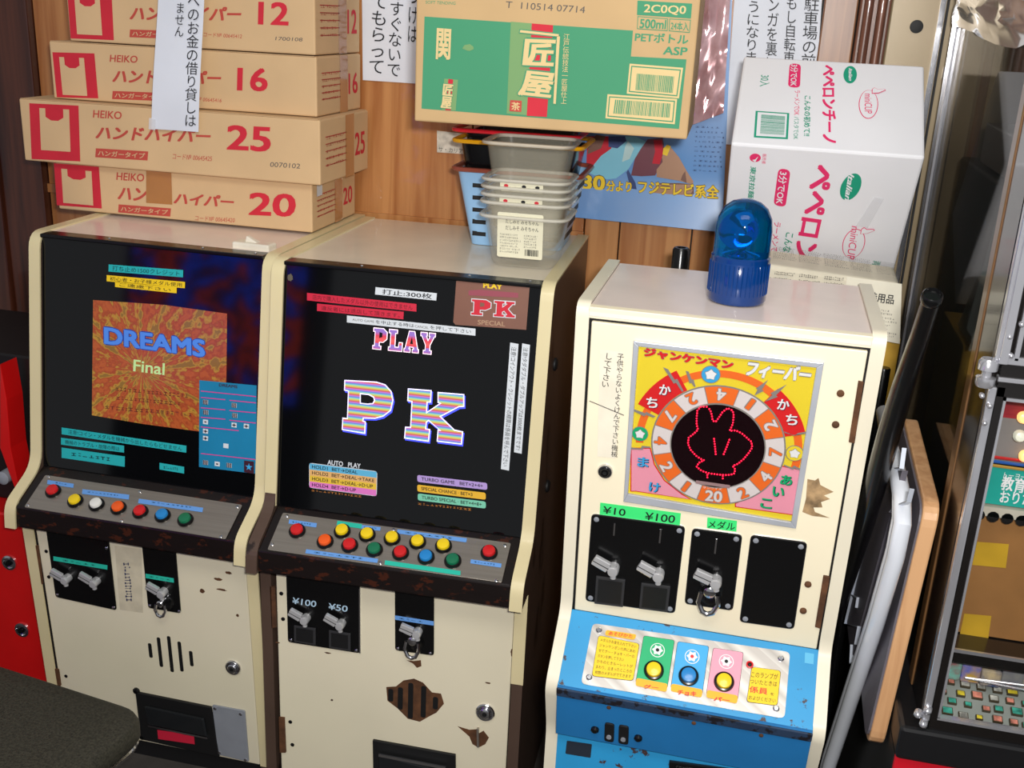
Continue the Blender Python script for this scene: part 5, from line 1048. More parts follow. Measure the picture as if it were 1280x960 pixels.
# shiny film hanging over the upper part of the poster
film = MB(); rnd = random.Random(5); rg = []
fa, fb_, fc_, fd = map(Vector, ((1.1777, 1.3352), (1.2486, 1.3680), ((1.2364, 1.5767)[0], 1.62), ((1.1756, 1.5741)[0], 1.62)))
for s_ in (0, 1):
    for j in range(15):
        for i in range(9):
            u, v = i/8, j/14; p = fa*(1-u)*(1-v)+fb_*u*(1-v)+fc_*u*v+fd*(1-u)*v; rnd2 = random.Random(i*31+j); rg.append(WF.P(p.x, p.y, .016+rnd2.uniform(0, .012)-s_*.0005))
fs = [(s_*135+j*9+i, s_*135+j*9+i+1, s_*135+(j+1)*9+i+1, s_*135+(j+1)*9+i) for s_ in (0, 1) for j in range(14) for i in range(8)]
fo_ = film.add(rg, fs).build('plastic_film', mat('pink_tinted_film', (226, 190, 196), .12, metal=.35, var_col=(150, 92, 92), scale=14, coat=.8), None, smooth=True)
tag(fo_, 'crumpled shiny pinkish plastic film hung on the wall between tea carton and white carton', 'plastic film')
# little torn poster beside tubs
tp_ = sheet('torn_label', [(0.6598, 1.2467), (0.7356, 1.2473), (0.7341, 1.2886), (0.6586, 1.2917)], mat('frayed_white_label', (214, 206, 190), .7, var=.12, scale=60), 'small torn white label stuck on the wood wall beside the black tubs', 'label', wav=.0003, n=4)
WF.p = tp_; txt(WF, 'サ・カリアゲ', (0.6633, 1.2487), (0.7285, 1.2484), (0.6630, 1.2587), GREYINK, layer=6); WF.p = None

# ================================================================ WHITE CARTON, NEWSPAPER, YELLOW CARTON behind cabinet 3
x0, x1 = 1.281, 1.582
wr = root('noodle_carton', ((x0+x1)/2, .249, 1.077), 0, 'tilted white carton with pink and green lettering leaning above the newspapers', 'cardboard box')
X0, X1 = x0-(x0+x1)/2, (x1-x0)/2
E_, U_, L_, B_ = (-.189, .273), (.001, .405), (0, 0), (.190, .132)
MB().extx([L_, E_, U_, B_], X0, X1).build('carton_body', WHITEC, wr, bevel=.004)
FU = Face('WBU', wr, loc=((x0+x1)/2, .249, 1.077)); FL = Face('WBL', wr, loc=((x0+x1)/2, .249, 1.077))
def rot(face, s, q, m, **k): # q = start-bottom(left of glyph row when rotated), i.e. bl, br, tl for text running downwards
    txt(face, s, *q, m, **k)
c = '<3.429,930,60>'
rot(FU, 'ペペロンチーノ', [(1.4133, 0.2174), (1.4241, 0.0168), (1.4358, 0.2195)], MAGI, layer=1, bold=.05)
rot(FU, 'こんなの初めて!!', [(1.3893, 0.1327), (1.3937, 0.0305), (1.4007, 0.1333)], TEALI, layer=1, bold=.02)
rot(FU, 'ラーメンでOK', [(1.3728, 0.1453), (1.3757, 0.0812), (1.3816, 0.1461)], MAGI, layer=1); rot(FU, 'パスタでOK', [(1.3759, 0.0771), (1.3784, 0.0209), (1.3842, 0.0780)], TEALI, layer=1)
pl = FU.patch('red_pill', rrect([(1.3611, 0.1528), (1.3812, 0.1523), (1.3789, 0.2168), (1.3600, 0.2176)], .009), MAGI, 1); rot(FU, '3分でOK', [(1.3618, 0.2139), (1.3640, 0.1556), (1.3744, 0.2138)], WHITEC, layer=2, bold=.02)
rot(FU, '30入', [(1.3130, 0.1810), (1.3140, 0.1501), (1.3295, 0.1813)], TEALI, layer=1)
q = [(1.3157, 0.0187), (1.3699, 0.0200), (1.3679, 0.0852), (1.3131, 0.0855)]; o = FU.patch('barcode_frame', q, TEALI, 1); FU.patch('barcode_field', outl(q, -.0035), WHITEC, 2, parent=o)
mb = MB(); rnd = random.Random(8); q = [Vector(a) for a in [(1.3247, 0.0277), (1.3634, 0.0284), (1.3618, 0.0750), (1.3231, 0.0758)]]; x = 0
while x < 1:
    w_ = rnd.choice([.01, .02, .03]); FU.flat([tuple(q[0]+(q[3]-q[0])*x), tuple(q[1]+(q[2]-q[1])*x), tuple(q[1]+(q[2]-q[1])*min(1, x+w_)), tuple(q[0]+(q[3]-q[0])*min(1, x+w_))], 3, mb); x += w_+rnd.choice([.02, .03])
mb.build('barcode', TEALI, o)
def oval(face, c, a, b, m, layer, ang=0, n=28):
    return face.patch('oval_print', [(c[0]+a*math.cos(2*PI*k/n)*math.cos(ang)-b*math.sin(2*PI*k/n)*math.sin(ang), c[1]+a*math.cos(2*PI*k/n)*math.sin(ang)+b*math.sin(2*PI*k/n)*math.cos(ang)) for k in range(n)], m, layer)
oval(FU, [(1.4617, 0.1958)][0], .0110, .0235, TEALI, 1); rot(FU, 'Italian', [(1.4585, 0.2127), (1.4596, 0.1786), (1.4646, 0.2120)], WHITEC, layer=2, shear=.3, bold=.03)
def cupmark(face, c, a, b, q):
    o = oval(face, c, a, b, MAGI, 1); face.patch('oval_inner', [(c[0]+(a-.0013)*math.cos(2*PI*k/28), c[1]+(b-.0013)*math.sin(2*PI*k/28)) for k in range(28)], WHITEC, 2, parent=o)
    rot(face, 'miniCUP', q, MAGI, layer=3, bold=.0)
    tipc = (c[0]+a*.75, c[1]+b*.86); fk = [(tipc[0]-.006, tipc[1]-.004), (tipc[0]+.004, tipc[1]-.002), (tipc[0]+.014, tipc[1]+.006), (tipc[0]+.012, tipc[1]+.008), (tipc[0]+.002, tipc[1]+.006), (tipc[0]-.003, tipc[1]+.010), (tipc[0]-.006, tipc[1]+.006)]
    face.patch('fork_mark', outl(fk, .0011), MAGI, 3, parent=o); face.patch('fork_mark', fk, WHITEC, 4, parent=o)
cupmark(FU, [(1.4933, 0.1208)][0], .0155, .037, [(1.4863, 0.1467), (1.4876, 0.0964), (1.4983, 0.1467)])
rot(FL, 'ペペロン', [(1.4127, 0.3034), (1.4076, 0.0773), (1.4497, 0.3003)], MAGI, layer=1, bold=.045)
oval(FL, [(1.4801, 0.2592)][0], .0155, .030, TEALI, 1, -.12); rot(FL, 'Italian', [(1.4720, 0.2904), (1.4745, 0.2289), (1.4818, 0.2889)], WHITEC, layer=2, shear=.3, bold=.03)
FL.patch('red_pill', rrect([(1.3609, 0.2052), (1.3815, 0.2021), (1.3807, 0.2861), (1.3610, 0.2881)], .010), MAGI, 1); rot(FL, '3分でOK', [(1.3631, 0.2822), (1.3636, 0.2098), (1.3768, 0.2806)], WHITEC, layer=2, bold=.02)
cupmark(FL, [(1.5048, 0.1299)][0], .0185, .036, [(1.4951, 0.1728), (1.4986, 0.0928), (1.5081, 0.1710)])
rot(FL, 'ラーメンでOK', [(1.3662, 0.1671), (1.3677, 0.0690), (1.3775, 0.1651)], MAGI, layer=1, bold=.01); rot(FL, 'こんなの', [(1.3885, 0.1438), (1.3874, 0.0778), (1.4030, 0.1422)], TEALI, layer=1, bold=.02)
rot(FL, '東京拉麺', [(1.3157, 0.2881), (1.3168, 0.2175), (1.3257, 0.2865)], TEALI, layer=1, bold=.02)
oval(FL, [(1.3217, 0.3063)][0], .009, .009, MAGI, 1); FL.patch('check_mark', [(1.3172, 0.3018), (1.3225, 0.2973), (1.3266, 0.3107), (1.3219, 0.3033)], WHITEC, 2)
rot(FL, '販売者', [(1.3328, 0.3163), (1.3332, 0.2949), (1.3392, 0.3159)], MAGI, layer=1)
rot(FL, '青い森', [(1.5442, 0.0939), (1.5375, 0.0516), (1.5580, 0.0917)], TEALI, layer=1)
FL.patch('clear_tape', [(1.5019, 0.1736), (1.5216, 0.1705), (1.5362, 0.2395), (1.5209, 0.2425)], MATS['clear_tape'], 2)

yc = tag(MB().box((1.30, .055, .60), (1.592, .285, 1.055)).build('yellow_carton', mat('yellow_cardboard', (214, 168, 60), .7, var=.05), None, bevel=.003), 'yellowish carton standing behind the small cabinet, under the newspapers', 'cardboard box')
yc2 = tag(MB().box((1.26, .10, 0), (1.55, .43, .5985)).build('brown_carton', KRAFT, None, bevel=.003), 'plain brown carton on the floor under the yellow carton', 'cardboard box')
np_ = root('newspaper_bundle', (1.47, .10, 1.056), 0, 'folded newspaper bundle lying between the small cabinet and the white carton', 'newspaper')
MB().hexa([(-.145, -.062, 0), (.118, -.066, 0), (.118, .070, 0), (-.145, .070, 0), (-.150, -.060, .108), (.104, -.062, .094), (.104, .046, .100), (-.150, .046, .112)]).build('folded_pages', NEWS, np_, bevel=.008, seg=3)
fr = Face(((0, -.0665, 0), (1, 0, 0), (0, .03, 1)), np_)
fr2 = Face(((0, -.062, .109), (1, 0, -.055), (0, 1, .03)), np_)
for k in range(5): scrib(fr2, ((-.10+.042*k, .006), (-.062+.042*k, .006), (-.10+.042*k, .10)), 9, GREYINK, layer=2, dens=12, seed=k)
fr2.patch('photo_print', rect(-.135, .02, -.105, .09), GREYINK, 2)
for k in range(4): scrib(fr, ((-.135+.04*k, .03), (-.10+.04*k, .03), (-.135+.04*k, .098)), 7, GREYINK, layer=2, dens=12, seed=k+20)
fr.patch('front_page', [(.020, .004), (.118, -.004), (.106, .095), (.020, .098)], mat('newspaper_light', (220, 214, 196), .8, var=.03), 2)
txt(fr, '臨時用品', (.045, .062), (.098, .060), (.045, .078), INK, layer=4, bold=.02)
for k in range(4): scrib(fr, ((.030, .008+.012*k), (.110, .004+.012*k), (.030, .018+.012*k)), 2, GREYINK, layer=4, dens=22, seed=k)

# black cylinder behind the small cabinet
bz = (1.2177, 0.0600, 1.1604)
st = root('black_stick', (bz[0], .06, 0), 0, 'black round stick handle poking up behind the small cabinet, left of the beacon', 'stick')
MB().lathe((0, 0, 0), (0, 0, 1), [(.010, 0), (.010, bz[2]-.03)], 14).build('shaft', BLK, st, smooth=True); MB().lathe((0, 0, bz[2]-.03), (0, 0, 1), [(.0145, -.06), (.0145, .038), (.012, .042), (.008, .042), (.008, .036), (0, .036)], 18).build('grip', BLK, st, smooth=True)

bz = (1.5762, 0.0300, 1.0068)
bp_ = root('black_pole', (bz[0]-.006, .030, 0), 0, 'short black round pole standing close behind the right side of the small cabinet', 'pole')
MB().lathe((0, 0, 0), (0, 0, 1), [(.009, 0), (.009, bz[2]-.05)], 14).build('shaft', BLK, bp_, smooth=True); MB().lathe((0, 0, bz[2]-.05), (0, 0, 1), [(.0105, -.3), (.0105, .05), (.009, .053), (0, .053)], 16).build('grip', BLK, bp_, smooth=True)
# ================================================================ UMBRELLA, FOLDING TABLE between cabinet and case
um = root('umbrella', (1.5425, .0, .0), 0, 'closed black umbrella leaning between the small cabinet and the folding table', 'umbrella')
def U(p): return (p[0]-1.5425, p[1], p[2])
up_ = [(1.5425, -0.4700, 1.2410), (1.5425, -0.4394, 1.1918), (1.5425, -0.3827, 1.1122), (1.5425, -0.3327, 1.0276), (1.5425, -0.2835, 0.9300), (1.5425, -0.2407, 0.8469), (1.5425, -.03, .50), (1.5425, -.01, .20)]
MB().tube([U(p) for p in up_], .02, 14, rs=[.0105, .0115, .014, .0155, .0160, .015, .010, .004]).build('folded_canopy', mat('black_umbrella_cloth', (7, 7, 8), .3, coat=.4), um, smooth=True)
e_ = (Vector(up_[0])-Vector(up_[1])).normalized()
MB().lathe(U(up_[0]), e_, [(.0105, 0), (.0122, .002), (.0122, .012), (.0105, .014), (.009, .010), (0, .010)], 18).build('handle_cap', BLK, um, smooth=True)
MB().tube([(0, -.01, .2), (0, 0, .0)], .004, 8).build('tip', CHROME, um)
tt = root('folding_table', (1.59, -.2, 0), 0, 'folded table with wood-edged top and white tube legs leaning beside the display case', 'folding table')
def T(p): return (p[0]-1.59, p[1]+.2, p[2])
WE = wood('light_wood_edge', (206, 160, 116), (184, 136, 94), sc=8)
cor = [(1.6120, -0.3288, 0.9252)[1:], (-.005, .946), (-.0, .56), (1.5900, -0.3444, 0.5367)[1:]]
rc = []
for i in range(4):
    a, b, c_ = Vector(cor[i-1]), Vector(cor[i]), Vector(cor[(i+1) % 4]); k = .03
    for j in range(6):
        f = j/5; rc.append(b+(a-b).normalized()*k*(1-f)**2+(c_-b).normalized()*k*f*f)
def xlean(z): return 1.588+(z-.57)*.05
v0 = [T((xlean(p.y)-.001, p.x, p.y)) for p in rc]; v1 = [T((xlean(p.y)+.021, p.x, p.y)) for p in rc]
tb = MB().rings([v0, v1]).build('tabletop', WE, tt, bevel=.003)
MB().rings([[T((xlean(p.y)-.004, p.x*.985-.0015, .76+(p.y-.76)*.96)) for p in rc], [T((xlean(p.y)-.0005, p.x*.985-.0015, .76+(p.y-.76)*.96)) for p in rc]]).build('underside_sheet', mat('grey_underside', (96, 92, 100), .5, var=.04), tt)
WT = mat('white_painted_tube', (214, 218, 226), .25, coat=.4, var=.01)
tpts = [(1.5730, -0.0456, 0.9515), (1.5730, -0.1455, 0.9404), (1.5730, -0.2605, 0.9433), (1.5730, -0.3387, 0.9345), (1.5730, -0.3710, 0.9137), (1.5730, -0.3669, 0.8635), (1.5730, -0.3068, 0.7222), (1.5730, -0.1967, 0.5095), (1.5730, -0.0945, 0.3149)]
tpts = [Vector(p) for p in tpts]; tpts += [Vector((1.573, -.062, .20)), Vector((1.573, -.055, .012))]
for k in range(2):
    MB().tube([T((p.x, p.y+.020*k, p.z)) for p in tpts], .0118, 14).build('leg_tube', WT, tt, smooth=True)
BRK = mat('bracket_steel', (196, 202, 214), .3, metal=.3, var=.03)
def strip(pts, x0, x1, th, m, name):
    mb = MB(); P = [Vector(p) for p in pts]; R = []
    for i, p in enumerate(P):
        d = (P[min(i+1, len(P)-1)]-P[max(i-1, 0)]).normalized(); n_ = Vector((-d.y, d.x))*th
        R.append([T((x0, p.x, p.y)), T((x1, p.x, p.y)), T((x1, p.x+n_.x, p.y+n_.y)), T((x0, p.x+n_.x, p.y+n_.y))])
    mb.rings(R).build(name, m, tt)

BP1 = [(1.5700, -0.3055, 0.9975)[1:], (1.5700, -0.3134, 0.9698)[1:], (1.5700, -0.1467, 0.8980)[1:], (1.5700, -0.0327, 0.5601)[1:], (1.5700, -0.1852, 0.6456)[1:], (1.5700, -0.1852, 0.6120)[1:]]
strip(BP1, 1.566, 1.572, .0018, BRK, 'shelf_bracket')
strip([(1.5700, -0.2038, 0.9979)[1:], (1.5700, -0.2200, 0.9877)[1:], (1.5700, -0.1805, 0.9613)[1:]], 1.566, 1.572, .0018, BRK, 'hook')
strip([(1.5700, -0.4171, 0.9838)[1:], (1.5700, -0.4113, 0.9632)[1:], (1.5700, -0.3521, 0.9318)[1:], (1.5700, -0.2931, 0.8937)[1:]], 1.566, 1.572, .0018, BRK, 'hook')
strip([(-.016, .614), (1.5700, -0.0076, 0.6077)[1:], (1.5700, -0.1259, 0.6642)[1:], (1.5700, -0.1279, 0.6461)[1:]], 1.566, 1.572, .0018, BRK, 'hook')
strip([(1.5700, -0.1443, 0.5869)[1:], (1.5700, -0.1691, 0.5678)[1:], (1.5700, -0.2167, 0.5981)[1:]], 1.566, 1.572, .0018, BRK, 'hook')
MB().hexa([T(p) for p in ((1.570, BP1[2][0], BP1[2][1]-.002), (1.570, BP1[1][0], BP1[1][1]-.002), (1.578, BP1[1][0], BP1[1][1]-.002), (1.578, BP1[2][0], BP1[2][1]-.002), (1.570, BP1[3][0], BP1[3][1]+.004), (1.570, BP1[3][0]-.12, BP1[3][1]+.004), (1.578, BP1[3][0]-.12, BP1[3][1]+.004), (1.578, BP1[3][0], BP1[3][1]+.004))]).build('book_tray_panel', MATS['grey_underside'], tt)


# ================================================================ DISPLAY CASE
dc = root('display_case', (1.638, -.4, 0), 0, 'chrome framed glass prize case on a red base at the right edge', 'display case')
DX, DY = .60, .80
def Dp(p): return (p[0]-1.638, p[1]+.4, p[2])
RB = mat('red_painted_base', (196, 18, 36), .35, var=.02, coat=.3)
MB().box((-.024, 0, 0), (DX, DY, .575)).build('red_base', RB, dc, bevel=.004)
MB().box((-.0255, .004, .002), (-.0238, DY-.004, .574)).build('side_shade_sheet', MATS['matt_black'], dc)  # thin black sheet added as painted shade over the red base's left side
MB().box((-.026, -.012, .575), (DX, DY, .628)).build('black_rim', mat('black_moulding', (18, 18, 20), .4), dc, bevel=.006)
fd_ = Face(((0, -.0005, 0), (1, 0, 0), (0, 0, 1)), dc)
CHR2 = mat('case_chrome', (206, 206, 212), .18, metal=.75, var=.03)
DKM = mat('case_dark_frame', (20, 17, 16), .2, var=.03, coat=.5)
BRN2 = mat('brown_corner_strip', (112, 80, 50), .3, var=.04, coat=.4)
SG = mat('side_glass', (30, 34, 32), .03, var=0, alpha=.38)
FG = mat('front_glass', (20, 24, 24), .03, var=0, alpha=.08)
ZT = 1.72
# corner and edge posts
cpst = MB().box((.012, 0, .628), (.020, .02, ZT)).build('corner_post', DKM, dc)
MB().box((.0, -.006, .640), (.010, .008, 1.128)).build('chrome_strip', CHR2, cpst, bevel=.002)
MB().box((.0, -.006, 1.150), (.006, .008, ZT)).build('chrome_strip', CHR2, cpst, bevel=.002)
MB().box((.0, .010, .628), (.014, .105, ZT)).build('side_post', DKM, dc, bevel=.002)
MB().box((-.002, .096, .628), (.012, .126, ZT)).build('brown_post', BRN2, dc, bevel=.003)
for a, b, m in ((.755, .765, CHR2), (.768, .774, DKM), (.777, .783, CHR2), (.787, .80, DKM)):
    MB().box((-.001, a, .628), (.012, b, ZT)).build('back_post', m, dc)
MB().box((.0, .0, ZT), (DX, DY, ZT+.02)).build('top_frame', CHR2, dc, bevel=.003)
MB().box((DX-.02, 0, .628), (DX, .02, ZT)).build('corner_post', CHR2, dc)
MB().box((DX-.02, DY-.02, .628), (DX, DY, ZT)).build('corner_post', CHR2, dc)
MB().box((.003, .126, .628), (.007, .755, ZT)).build('side_glass', SG, dc)
MB().box((.012, DY-.012, .628), (DX-.02, DY-.008, ZT)).build('back_glass', FG, dc)
# front: lower window
MB().box((.012, -.004, .628), (DX-.02, .006, .645)).build('window_rail', DKM, dc)
for a, b in (((.011, .630), (.0225, 1.128)),): MB().box((a[0], -.003, a[1]), (b[0]-.003, .006, b[1])).build('window_rail', DKM, dc)
for q in (((.0195, .648), (.0225, 1.116)),): MB().box((q[0][0], -.006, q[0][1]), (q[1][0], .004, q[1][1])).build('window_bead', CHR2, dc)
MB().box((.0195, -.006, .645), (DX-.03, .004, .649)).build('window_bead', CHR2, dc)
MB().box((.0195, -.006, 1.112), (DX-.03, .004, 1.116)).build('window_bead', CHR2, dc)
MB().box((.010, -.003, 1.116), (DX-.02, .006, 1.136)).build('window_rail', DKM, dc)
MB().box((.008, -.008, 1.136), (DX, .006, 1.142)).build('middle_beam', CHR2, dc, bevel=.001)
MB().box((.010, -.004, 1.142), (DX-.02, .006, 1.160)).build('window_rail', DKM, dc)
MB().box((.023, 0, .648), (DX-.03, .003, 1.112)).build('front_glass', FG, dc)
# upper door, tipped slightly
ud = MB().box((.004, -.014, 1.160), (.014, -.004, ZT-.01)).build('door_stile', CHR2, dc, bevel=.001)
MB().box((.020, -.012, 1.165), (.026, -.006, ZT-.01)).build('door_stile', CHR2, dc, bevel=.001)
MB().box((.014, -.012, 1.160), (DX-.03, -.004, 1.170)).build('door_rail', CHR2, dc, bevel=.001)
MB().box((.026, -.010, 1.170), (DX-.03, -.007, ZT-.01)).build('upper_front_glass', FG, dc)
hg = MB().lathe((-.006, -.006, 1.128), (0, 0, 1), [(.010, 0), (.012, .004), (.012, .012), (.006, .014), (.006, .020), (.012, .022), (.012, .032), (.009, .036), (0, .036)], 18).build('hinge', CHR2, dc, smooth=True)
for p in ((.010, -.012, 1.195), (.016, -.012, 1.172), (.004, -.010, 1.105), (.002, -.010, 1.082), (.020, -.014, 1.212), (-.008, -.014, 1.118)):
    MB().lathe(p, (0, -1, 0), [(.0032, -.004), (.0032, .002), (.002, .0035), (0, .004)], 12).build('dome_screw', CHR2, dc, smooth=True)
for p in ((.004, -.010, .66), (-.006, -.004, .648), (.002, -.010, .638)):
    MB().lathe(p, (-.3, -1, 0), [(.0055, -.006), (.0055, .003), (.003, .006), (0, .007)], 14).build('foot_nut', CHR2, dc, smooth=True)
# inside: back board, prizes
I = Face('CIN', dc, loc=(1.638, -.4, 0))
MB().box((.024, .076, .74), (DX-.03, .082, .925)).build('cardboard_backing', mat('dim_cardboard', (150, 104, 54), .7, var=.05), dc)
I.lift = -.005
for q in ([(1.6803, 0.8466), (1.7232, 0.8490), (1.7206, 0.8852), (1.6802, 0.8822)], [(1.6830, 0.7344), (1.7206, 0.7376), (1.7184, 0.7731), (1.6831, 0.7705)]): I.patch('yellow_tape', q, mat('yellow_tape', (196, 156, 40), .4), 1)
I.lift = 0
MB().box((.024, .072, 1.065), (DX-.03, .082, 1.115)).build('red_board', mat('dark_red_board', (150, 24, 40), .5, var=.15, stretch=(1, 1, 8)), dc)
MB().box((.024, .072, 1.000), (DX-.03, .082, 1.065)).build('grey_board', mat('grey_board', (128, 124, 122), .5), dc)
MB().box((.024, .060, .928), (DX-.03, .082, .942)).build('scalloped_shelf', mat('pale_shelf', (190, 184, 168), .5), dc)
sc = MB()
for k in range(20): sc.lathe((.034+.018*k, .060, .928), (0, 1, 0), [(.008, 0), (.008, .004)], 10)
sc.build('scallops', MATS['case_dark_frame'], dc, stuff=True)
tg = MB().box((.030, .066, .944), (DX-.10, .071, .998)).build('teal_sign', mat('teal_sign', (28, 160, 146), .4), dc)
TGF = Face('CIN', tg, loc=(1.638, -.4, 0)); TGF.lift = .005
txt(TGF, '教育', (1.6925, 0.9665), (1.7228, 0.9652), (1.6927, 0.9875), WHITEI, layer=1, bold=.03)
txt(TGF, 'おりた', (1.6949, 0.9481), (1.7347, 0.9495), (1.6937, 0.9655), WHITEI, layer=1, bold=.02)
txt(TGF, 'トーヨーク', (1.6933, 0.9841), (1.7280, 0.9846), (1.6938, 0.9923), WHITEI, layer=1)
for k, (m) in enumerate((('red_wire', (190, 40, 40)), ('blue_wire', (40, 90, 170)), ('ochre_wire', (180, 140, 60)))):
    MB().tube([(.026, .064, 1.012-.006*k), (.3, .064, 1.008-.006*k)], .0022, 6).build('wire', mat(m[0], m[1], .4), dc)
for i, p in enumerate(((1.7008, 1.0716), (1.7007, 1.0458), (1.7126, 1.0191))):
    gl = MB().lathe((p[0]-1.638, .070, p[1]), (0, -1, .1), [(.004, 0), (.007, .006), (.0085, .012), (.006, .018), (0, .020)], 14).build('light_bulb', mat('warm_bulb' if i != 1 else 'pale_bulb', (255, 196, 120) if i != 1 else (220, 220, 200), .3, emit=1.0 if i != 1 else .35), dc, smooth=True)
MB().box((.024, .030, .716), (DX-.03, .082, .738)).build('dark_tray', DKM, dc, bevel=.002)
MB().box((.024, .028, .734), (DX-.03, .032, .739)).build('tray_edge', CHR2, dc)
rnd = random.Random(12); px_ = .026
for k in range(9):
    w_ = rnd.uniform(.02, .035); cl = rnd.choice([(190, 60, 40), (60, 80, 60), (200, 160, 50), (110, 110, 120), (50, 70, 110), (150, 40, 60)])
    MB().box((px_, .052+rnd.uniform(0, .01), .672), (px_+w_, .080, .705+rnd.uniform(-.006, .006))).build('prize_packet', mat('packet_%d' % k, cl, .3, var=.3, scale=60, var_col=tuple(255-c for c in cl)), dc, bevel=.003); px_ += w_
MB().tube([(.055, .040, .690), (.20, .030, .702), (.33, .03, .70)], .0015, 6).build('wire', CHR2, dc); MB().tube([(.055, .040, .690), (.20, .028, .690), (.33, .03, .695)], .0015, 6).build('wire', CHR2, dc)
MB().hexa([(.024, .004, .640), (DX-.03, .004, .640), (DX-.03, .082, .660), (.024, .082, .660), (.024, .004, .644), (DX-.03, .004, .644), (DX-.03, .082, .672), (.024, .082, .672)]).build('sloping_floor', mat('grey_green_floor', (150, 156, 150), .4), dc)
FLR = Face(((.024, .004, .6445), (1, 0, 0), (0, .941, .338)), dc)
for j in range(4):
    for i in range(11):
        u = .010+.021*i+rnd.uniform(-.003, .003)+(.008 if j % 2 else 0); v = .008+.018*j+rnd.uniform(-.002, .002); s_ = rnd.uniform(.0045, .0075)
        q = rect(u-s_, v-s_*.8, u+s_, v+s_*.8); ci = rnd.choice([((226, 206, 60), 'chip_yellow'), ((70, 170, 150), 'chip_green'), ((220, 140, 120), 'chip_pink'), ((200, 200, 190), 'chip_white')])
        o = FLR.plate('prize_tile', q, mat('chip_edge', (70, 60, 40), .4), 0, .004); FLR.plate('tile_face', outl(q, -.0012), mat(ci[1], ci[0], .35, var=.25, scale=90), .004, .0048, parent=o)
MB().box((.030, -.0025, .528), (DX-.03, 0, .531)).build('white_line', WHITEI, dc); MB().box((.030, -.0025, .2), (.033, 0, .5279)).build('white_line', WHITEI, dc)
# upper inside: dark machinery and beige column
up = MB().box((.04, .16, .66), (DX-.06, .72, 1.33)).build('inner_cabinet', mat('dim_brown_board', (24, 19, 17), .5, var=.1), dc, bevel=.004)
MB().box((.05, .28, 1.335), (DX-.06, .60, 1.40)).build('inner_shelf', mat('dim_grey_board', (110, 98, 84), .4), dc, bevel=.003)
MB().tube([(.03, .145, .66), (.03, .145, 1.36), (.14, .15, 1.40)], .008, 10).build('crane_pole', CHR2, dc, smooth=True)
MB().box((.09, .03, 1.18), (.26, .14, 1.42)).build('prize_bag', mat('orange_bag', (150, 80, 40), .3, var_col=(60, 90, 40), scale=16), dc, bevel=.012)
MB().hexa([(.02, .17, 1.12), (.036, .17, 1.12), (.036, .30, 1.12), (.02, .30, 1.12), (.022, .19, 1.36), (.034, .19, 1.36), (.034, .23, 1.36), (.022, .23, 1.36)]).build('grey_cloth', mat('grey_cloth', (120, 130, 128), .6), dc, bevel=.004)
# crumpled plastic sheet wrapped round the upper side, and a green bag
def crumple(name, y0, y1, zf, z1, x_in, bul, m, seed, lab, cat, n=16):
    """upright crumpled sheet facing the aisle; zf(v) gives its lower edge"""
    rn = random.Random(seed); vs = []; fs = []
    for s_ in (0, 1):
        for j in range(n+1):
            for i in range(n+1):
                u, v = i/n, j/n; y = y0+(y1-y0)*u; z0 = zf(u)
                e = min(1, min(u, 1-u, v, 1-v)*4)
                x = x_in-.0015 if s_ == 0 else x_in-.003-bul*e*rn.uniform(.25, 1)
                vs.append((x, y+rn.uniform(-.3, .3)*(y1-y0)/n, z0+(z1-z0)*v+rn.uniform(-.3, .3)*(z1-z0)/n))
    M_ = (n+1)**2
    for s_ in (0, 1):
        for j in range(n):
            for i in range(n): a = s_*M_+j*(n+1)+i; fs.append((a, a+1, a+n+2, a+n+1))
    for i in range(n):
        fs += [(i, i+1, M_+i+1, M_+i), (n*(n+1)+i, n*(n+1)+i+1, M_+n*(n+1)+i+1, M_+n*(n+1)+i), (i*(n+1), (i+1)*(n+1), M_+(i+1)*(n+1), M_+i*(n+1)), (i*(n+1)+n, (i+1)*(n+1)+n, M_+(i+1)*(n+1)+n, M_+i*(n+1)+n)]
    return tag(MB().add(vs, fs).build(name, m, None, smooth=True), lab, cat)
crumple('plastic_wrap', -.39, .39, lambda u: 1.537-.012*math.sin(u*5), 1.70, 1.637, .022, mat('shiny_clear_wrap', (200, 198, 190), .12, metal=.45, var_col=(128, 118, 104), scale=12, coat=1), 3, 'crumpled shiny clear plastic wrap around the top of the display case', 'plastic wrap')
crumple('green_bag', -.60, -.22, lambda u: 1.555+.035*u, 1.70, 1.612, .02, mat('green_plastic_bag', (10, 150, 80), .2, coat=.6), 6, 'bright green plastic bag hanging at the upper right corner by the display case', 'bag')

# ================================================================ RED CABINET and STOOL at left
rc_ = root('red_cabinet', (-.25, .10, 0), 0, 'red cabinet with chrome bolts beside the left arcade cabinet', 'cabinet')
def Rp(x, y, z): return (x+.25, y-.10, z)
RC = mat('red_gloss_paint', (206, 18, 18), .3, coat=.4, var=.02)
MB().box(Rp(-.50, -.04, 0), Rp(-.020, .30, .515)).build('lower_body', RC, rc_, bevel=.004)
MB().box(Rp(-.50, .02, .515), Rp(-.020, .30, .84)).build('recess_body', mat('dark_recess', (16, 12, 12), .5), rc_, bevel=.004)
RF = Face('RED', rc_, loc=(-.25, .10, 0))
RF.plate('slanted_red_trim', [(-0.0475, 0.5258), (-0.0649, 0.4721), (-0.0558, 0.5496), (-0.0865, 0.6616), (-0.0643, 0.8417), (-0.0590, 0.7677), (-0.0624, 0.6649), (-0.0529, 0.5751)][::-1], RC, -.05, 0, bevel=.001)
for p in ((-0.0958, 0.4020), (-0.0838, 0.2430)):
    o = MB().lathe(RF.P(*p), RF.N, [(.0165, 0), (.0165, .003), (.012, .004), (.011, .001), (0, .001)], 24).build('chrome_bolt', CHROME, rc_, smooth=True)
    MB().lathe(RF.P(*p), RF.N, [(.007, .001), (.006, .007), (0, .008)], 16).build('bolt_core', BLK, o, smooth=True)
